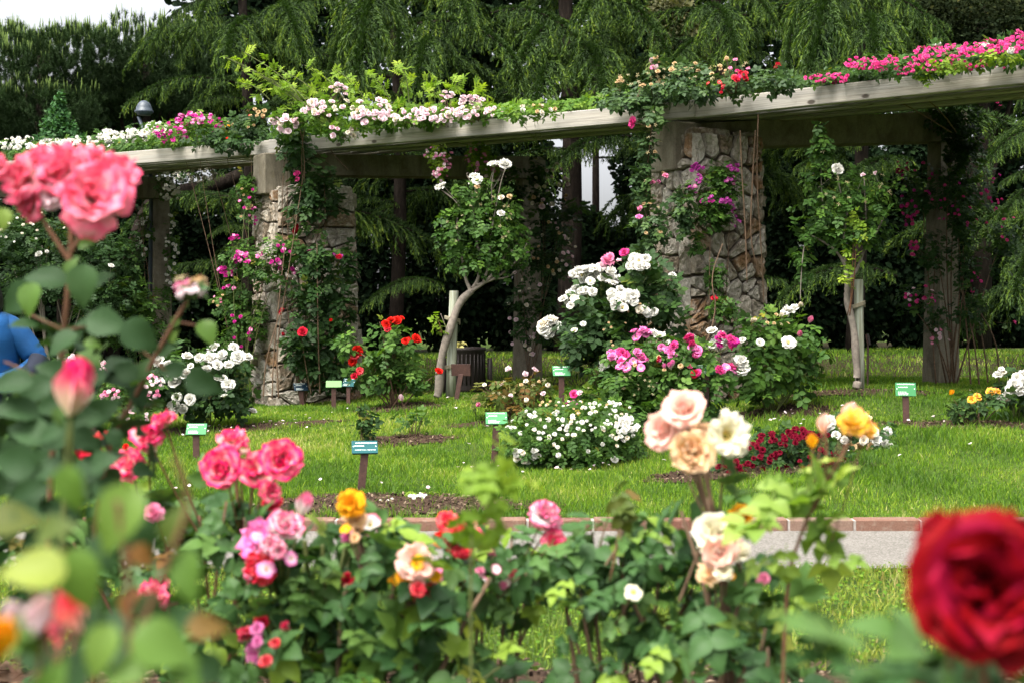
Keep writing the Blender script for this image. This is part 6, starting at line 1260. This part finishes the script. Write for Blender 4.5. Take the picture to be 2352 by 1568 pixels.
# deep pink bush left of centre
plant('near_rose_bush', 'blurred rose bush with deep pink cream-hearted blooms left of centre', 'rose bush', 2.9, 480,
      [(490, 1190, 100, 60, .05, .2), (560, 1230, 70, 50, .08, .15), (400, 1210, 90, 60, .1, .2), (560, 1170, 70, 40, 0, .12), (430, 1290, 110, 70, .1, .25), (350, 1150, 80, 60, .15, .15), (560, 1250, 60, 60, .05, .15), (180, 1150, 120, 90, .2, .25), (60, 1260, 120, 80, .2, .25), (250, 1290, 100, 70, .2, .2), (80, 1010, 140, 80, .3, .3), (40, 1130, 120, 100, .3, .3), (200, 1220, 150, 90, .3, .3), (350, 1260, 110, 80, .2, .25), (120, 1370, 150, 90, .2, .3), (330, 1430, 130, 80, .15, .25), (230, 1520, 170, 60, .1, .3)],
      'fg', .108, 2.3, T=T_FINE, young='bronze',
      flowers=[(515, 1078, 105, 'full:deeppink', -.1, (-.2, -.95, .3)), (645, 1058, 100, 'full:deeppink', -.08, (.3, -.9, .4)), (535, 1015, 80, 'loose:deeppink', .0, (0, -.5, .9)), (585, 1080, 90, 'loose:deeppink', 0, (.1, -.8, .5)), (620, 1130, 60, 'loose:deeppink', -.05), (625, 1155, 50, 'mid:crimson', -.02), (340, 1005, 84, 'loose:deeppink', 0), (378, 972, 74, 'loose:deeppink', 0), (350, 1030, 44, 'bud:deeppink', 0), (300, 1070, 90, 'loose:deeppink', 0), (165, 1010, 66, 'loose:redwhite', .0), (205, 1030, 66, 'loose:crimson', .0), (190, 1015, 50, 'five:deeppink', 0), (355, 1180, 50, 'loose:pink', 0), (350, 1375, 80, 'loose:deeppink', -.1), (235, 1010, 50, 'loose:redwhite', .1)] + sc(560, 1080, 60, 50, 6, 40, 60, ['loose:deeppink', 'five:deeppink']) + sc(350, 1370, 30, 40, 3, 36, 50, ['loose:deeppink', 'five:fuchsia']),
      canes=8, cane='cane_red', group=GF, cr=.006)
plant('near_rose_bush', 'blurred rose bush with white centred pink blooms above the left of the path', 'rose bush', 2.75, 700,
      [(650, 1270, 80, 50, 0, .15), (700, 1330, 120, 70, 0, .2), (780, 1270, 90, 50, .05, .15), (620, 1400, 120, 70, 0, .2), (760, 1430, 130, 90, 0, .25), (880, 1550, 150, 40, -.1, .2), (1080, 1540, 120, 40, -.05, .2), (640, 1510, 140, 70, 0, .25), (620, 1240, 80, 40, .05, .14), (760, 1240, 90, 40, .05, .14), (700, 1225, 60, 30, .1, .12), (560, 1330, 80, 60, .1, .2), (500, 1440, 100, 80, .1, .25), (480, 1540, 120, 50, .1, .25)],
      'fg', .108, 2.7, T=T_FINE, young='fg_pale',
      flowers=[(605, 1240, 110, 'loose:fuchsia', -.05, (-.5, -.8, .3)), (655, 1212, 90, 'loose:bicolor', -.1, (.3, -.7, .7)), (692, 1172, 44, 'bud:bicolor', -.05, (.4, -.2, 1)), (600, 1300, 90, 'loose:redwhite', -.08, (-.4, -.9, .1)), (585, 1260, 70, 'loose:deeppink', 0), (815, 1215, 50, 'loose:bicolor', 0), (850, 1205, 60, 'five:bicolor', -.02), (800, 1240, 40, 'bud:fuchsia', 0), (590, 1500, 60, 'loose:fuchsia', -.1), (600, 1430, 40, 'mid:crimson', -.05), (800, 1330, 36, 'mid:crimson', 0), (590, 1350, 40, 'bud:deeppink', 0)] + sc(620, 1270, 50, 60, 8, 30, 54, ['loose:deeppink', 'five:fuchsia', 'loose:bicolor']) + sc(610, 1460, 50, 70, 7, 24, 44, ['bud:deeppink', 'loose:fuchsia', 'mid:redwhite']),
      canes=10, cane='cane', group=GF, cr=.006, lines=[TT([(700, 1240), (705, 1300), (720, 1370)], .005, .004), TT([(740, 1250), (745, 1330), (750, 1380)], .004, .004)])
plant('near_rose_bush', 'blurred rose bush with orange yellow and peach blooms in the centre foreground', 'rose bush', 2.7, 860,
      [(860, 1260, 120, 50, 0, .15), (950, 1300, 120, 60, 0, .18), (880, 1370, 150, 70, 0, .22), (970, 1420, 130, 80, 0, .22), (860, 1480, 160, 80, .05, .25), (1020, 1520, 140, 60, 0, .25), (740, 1540, 120, 50, 0, .2), (1090, 1320, 70, 50, .05, .15), (880, 1240, 90, 36, .05, .12), (990, 1255, 70, 36, .05, .12), (930, 1270, 100, 50, .1, .15)],
      'fg', .108, 2.7, T=T_FINE, young='fg_pale',
      flowers=[(806, 1160, 72, 'loose:orange', -.1, (-.1, -.9, .5)), (815, 1190, 60, 'loose:peachyellow', -.08), (955, 1290, 96, 'loose:peach', -.15, (.1, -.85, .5)), (935, 1335, 60, 'loose:orange', -.1), (975, 1360, 64, 'loose:redwhite', -.1), (990, 1320, 60, 'loose:pink', -.08), (910, 1330, 40, 'loose:orange', -.05), (830, 1560, 40, 'bud:orange', 0)] + sc(960, 1330, 50, 50, 6, 26, 44, ['loose:peach', 'five:orange', 'loose:redwhite']) + sc(810, 1190, 26, 50, 5, 24, 36, ['five:orange', 'bud:orange', 'loose:peachyellow']),
      canes=9, cane='cane_brown', group=GF, cr=.01, lines=[TT([(830, 2000), (838, 1560), (826, 1480), (830, 1440)], .014, .011), TT([(826, 1490), (780, 1505), (730, 1500)], .007, .005), TT([(830, 1480), (900, 1430), (950, 1400)], .006, .004)])
plant('near_rose_bush', 'blurred bush with ragged red blooms and pale undersides in front of the kerb', 'rose bush', 2.95, 1080,
      [(1060, 1270, 90, 40, 0, .15), (1120, 1300, 90, 60, 0, .18), (1190, 1280, 60, 60, .05, .15), (1150, 1370, 110, 60, .05, .2), (1080, 1420, 100, 60, .1, .2), (1180, 1230, 60, 34, .05, .12), (1110, 1240, 60, 34, .08, .12), (1230, 1330, 70, 60, .08, .15)],
      'fg', .105, 2.2, T=T_FINE, young='lime',
      flowers=[(1030, 1200, 60, 'loose:redwhite', -.1), (1050, 1245, 80, 'loose:redwhite', -.12, (.3, -.9, .2)), (1022, 1240, 60, 'loose:red', -.05), (1060, 1265, 50, 'loose:crimson', -.05), (1250, 1180, 76, 'loose:bicolor', -.05, (.2, -.8, .5)), (1265, 1200, 60, 'loose:bicolor', -.03), (1272, 1245, 62, 'full:deeppink', -.05, (.1, -.95, .1)), (1280, 1285, 44, 'loose:pink', 0), (1100, 1338, 46, 'five:bicolor', -.1, (0, -.4, .9)), (1130, 1285, 40, 'bud:pink', 0), (1150, 1350, 36, 'bud:pink', 0), (1070, 1320, 40, 'mid:crimson', 0), (1100, 1290, 36, 'loose:pink', 0)] + sc(1060, 1250, 70, 60, 10, 26, 48, ['loose:redwhite', 'five:redwhite', 'loose:deeppink']) + sc(1140, 1330, 60, 40, 6, 20, 34, ['bud:deeppink', 'loose:pink', 'five:bicolor']),
      canes=8, cane='cane_brown', group=GF, cr=.006)
plant('near_rose_bush', 'blurred leafy rose bush right of centre with no open blooms', 'rose bush', 2.75, 1470,
      [(1480, 1240, 90, 40, 0, .12), (1400, 1270, 110, 50, .05, .18), (1500, 1300, 90, 50, 0, .15), (1300, 1310, 90, 50, .05, .15), (1390, 1360, 150, 70, 0, .22), (1500, 1430, 120, 80, 0, .2), (1330, 1400, 70, 60, .1, .18), (1420, 1520, 100, 60, 0, .2), (1290, 1390, 60, 40, 0, .15), (1370, 1225, 90, 40, .05, .14), (1300, 1250, 60, 40, .05, .12), (1520, 1215, 70, 44, .03, .14), (1440, 1200, 60, 30, .05, .1), (1560, 1350, 70, 70, .05, .18)],
      'fg', .108, 2.7, T=T_FINE, young='fg_pale', flowers=[(1455, 1360, 46, 'five:ivory', -.2)], canes=7, cane='cane_brown', group=GF, cr=.008, lines=[TT([(1540, 2000), (1520, 1560), (1490, 1450), (1440, 1340)], .009, .006), TT([(1500, 1470), (1560, 1420), (1590, 1350)], .006, .004), TT([(1390, 1300), (1440, 1220), (1430, 1160)], .003, .002)])
plant('bronze_shoot', 'coppery young rose shoot standing up in front of the lawn edge', 'rose shoot', 2.75, (1430, 1300, 2.75), [(1428, 1145, 34, 14, 0, .03), (1420, 1165, 20, 12, 0, .02)], 'bronze', .07, 1.2, T=T_FINE, canes=2, cane='cane_red', cr=.002)
plant('near_rose_bush', 'tall blurred rose bush with peach and ivory blooms right of centre', 'rose bush', 2.55, 1690,
      [(1650, 1140, 90, 26, 0, .06), (1700, 1330, 110, 60, .05, .18), (1650, 1420, 130, 70, 0, .2), (1760, 1420, 110, 80, .05, .2), (1680, 1510, 170, 70, 0, .25), (1830, 1440, 70, 90, .1, .2), (1830, 1540, 80, 50, 0, .2), (1590, 1170, 60, 30, .05, .08), (1580, 1500, 90, 60, 0, .2)],
      'fg', .105, 2.5, T=T_FINE, young='fg_pale',
      flowers=[(1572, 945, 105, 'mid:peach', -.02, (-.1, -.8, .6)), (1530, 990, 100, 'mid:peach', 0, (-.6, -.75, .2)), (1588, 1035, 108, 'full:peachyellow', -.1, (-.05, -1, .0)), (1668, 1000, 118, 'dahlia:ivory', -.05, (.3, -.92, .15)), (1610, 1000, 70, 'loose:peachyellow', 0), (1640, 1225, 104, 'mid:ivory', -.08, (-.2, -.8, .5)), (1650, 1265, 90, 'mid:peach', -.1, (0, -.95, .0)), (1700, 1270, 60, 'loose:ivory', -.03), (1700, 1186, 66, 'loose:orange', 0, (.2, -.5, .8)), (1640, 1320, 76, 'loose:peachyellow', -.05), (1625, 1325, 50, 'loose:pink', -.03), (1670, 1325, 40, 'mid:orange', -.04), (1755, 1330, 36, 'loose:pink', 0)] + sc(1570, 990, 50, 60, 6, 50, 70, ['loose:peach', 'five:peachyellow', 'loose:peachyellow']) + sc(1660, 1270, 50, 60, 7, 40, 60, ['loose:ivory', 'five:peach', 'loose:peach', 'five:orange']),
      canes=8, cane='cane_brown', group=GF, cr=.008, lines=[TT([(1690, 2000), (1680, 1500), (1660, 1250), (1625, 1120), (1615, 1060)], .006, .0035), TT([(1720, 2000), (1700, 1560), (1715, 1450)], .01, .008), TT([(1560, 1380), (1600, 1280), (1640, 1150)], .003, .002)])
plant('yellow_rose_stem', 'single blurred yellow rose edged with pink above its budded stem at right', 'rose bush', 2.3, (1790, 2150, 2.3),
      [(1850, 1090, 40, 24, 0, .03), (1910, 1130, 50, 30, 0, .03), (1860, 1170, 50, 34, 0, .04), (1890, 1220, 40, 40, 0, .04), (1900, 1290, 60, 34, 0, .04), (1790, 1290, 60, 40, 0, .04), (1780, 1190, 50, 30, 0, .04), (1790, 1120, 30, 16, 0, .03)], 'fg_light', .095, .5, T=T_FINE,
      flowers=[(1958, 975, 78, 'loose:yellow', 0, (-.1, -.6, .8)), (1950, 985, 60, 'loose:orange', .02), (1990, 985, 56, 'loose:yellow', .01, (.5, -.6, .5)), (1866, 1022, 26, 'bud:orange', 0, (0, 0, 1)), (1945, 965, 40, 'bud:peach', .02), (1890, 985, 34, 'bud:peach', .04, (0, 0, 1))], canes=0, group=GF, stem_r=.0012,
      lines=[TT([(1790, 2100), (1800, 1350), (1840, 1220), (1890, 1120), (1900, 1050), (1895, 990)], .0035, .002), TT([(1893, 1110), (1930, 1060), (1955, 1000)], .0022, .0016), TT([(1885, 1120), (1870, 1070), (1866, 1030)], .0018, .0012)], cane='cane_red')
plant('near_rose_shoot', 'blurred yellow-green young rose shoot in front of the small teal label', 'rose shoot', 1.95, (1090, 2250, 1.95), [(1110, 1060, 26, 40, 0, .02), (1160, 1025, 46, 18, 0, .02), (1130, 1090, 50, 30, 0, .03), (1110, 1140, 60, 20, 0, .03), (1180, 1090, 24, 20, 0, .02), (1100, 1190, 60, 24, 0, .03)], 'lime', .06, .42, T=T_FINE, canes=0, cane='cane', group=None, lines=[TT([(1090, 2200), (1080, 1350), (1085, 1200), (1090, 1020)], .0025, .001)])
# dark red rose, right front
plant('dark_red_rose', 'huge blurred velvety dark red rose close to the lens at lower right', 'rose', .98, (2330, 2750, .98), [(2010, 1545, 60, 30, -.1, .015), (2190, 1500, 60, 40, .06, .02), (2300, 1580, 80, 30, .05, .03)], 'fg', .11, .55, T=T_FINE,
      flowers=[(2262, 1350, 375, 'broad:darkred', 0, (-.12, -.96, .22)), (2175, 1235, 150, 'loose:darkred', .03, (-.3, -.5, .8)), (2300, 1225, 130, 'loose:darkred', .03, (.1, -.5, .85))], canes=0, group=None, stem_r=.002,
      lines=[TT([(2330, 2750), (2290, 1900), (2260, 1560), (2250, 1420)], .004, .003), TT([(2250, 1620), (2120, 1580), (2060, 1560)], .0015, .001)], cane='cane_red')

# ================================================================== person in a blue jacket at the left edge
M['skin'] = simple_mat('skin', (.45, .27, .19), .55, .08, 20, bstr=.03)
M['jacket'] = simple_mat('blue jacket', (.003, .06, .19), .7, .25, 5, bstr=.8)
M['lining'] = simple_mat('navy trousers', (.012, .016, .03), .85, .2, 20)
M['hair'] = simple_mat('black hair', (.008, .007, .007), .5, .3, 60)
dP = 9.8; Bp = gpos(10, dP); t = thing('person', 'person in a bright blue jacket stooping over the roses at the left edge, elbow out', 'person', Bp)
def pp_(x, y, dd=0): return tuple((at(x, y, dP + dd) - Bp).tolist())
hip = pp_(20, 900); 
def body(name, mat, chains):
    mb = MB()
    for pts, rads in chains:
        q = smooth_line([np.array(p) for p in pts]); k = np.linspace(0, 1, len(rads)); tube(mb, q, np.interp(np.linspace(0, 1, len(q)), k, rads), 16)
    o = mb.build(name, mat, None, origin=(0, 0, 0)); o.parent = t; return o
body('body', M['skin'], [((pp_(-35, 742, 0), pp_(-42, 705, -.05), pp_(-50, 680, -.1), pp_(-52, 655, -.12)), (.055, .06, .1, .085)), ((pp_(-30, 880, -.16), pp_(-50, 884, -.2), pp_(-66, 886, -.22)), (.035, .042, .02)),
    ((pp_(10, 1075, .05), pp_(12, 1100, .05), pp_(4, 1106, -.1)), (.05, .05, .035)), ((pp_(-50, 1075, .02), pp_(-50, 1100, .0), pp_(-58, 1106, -.15)), (.05, .05, .035))])
body('jacket', M['jacket'], [((pp_(-12, 890, .05), pp_(-14, 830, .02), pp_(-20, 775, 0), pp_(-26, 742, -.02), pp_(-32, 728, -.03)), (.18, .175, .19, .16, .08)),
    ((pp_(-15, 750, 0), pp_(28, 758, .02), pp_(62, 795, .04), pp_(90, 828, .05), pp_(66, 852, -.04), pp_(20, 872, -.12), pp_(-30, 880, -.16)), (.11, .105, .088, .074, .066, .055, .05)),
    ((pp_(-20, 755, 0), pp_(-80, 765, 0), pp_(-125, 830, -.05), pp_(-108, 885, -.2)), (.12, .1, .075, .055))])
body('trousers', M['lining'], [((pp_(-14, 880, .05), pp_(5, 930, .05), pp_(12, 1010, 0), pp_(11, 1090, .05)), (.17, .125, .09, .07)), ((pp_(-14, 880, .05), pp_(-40, 930, .05), pp_(-48, 1010, -.02), pp_(-50, 1090, .02)), (.17, .125, .09, .07)), ((pp_(92, 826, .0), pp_(80, 850, -.06), pp_(55, 866, -.12)), (.076, .07, .062))])
body('hair', M['hair'], [((pp_(-30, 722, .02), pp_(-26, 700, .0), pp_(-38, 668, -.06), pp_(-52, 646, -.1)), (.06, .1, .115, .07))])
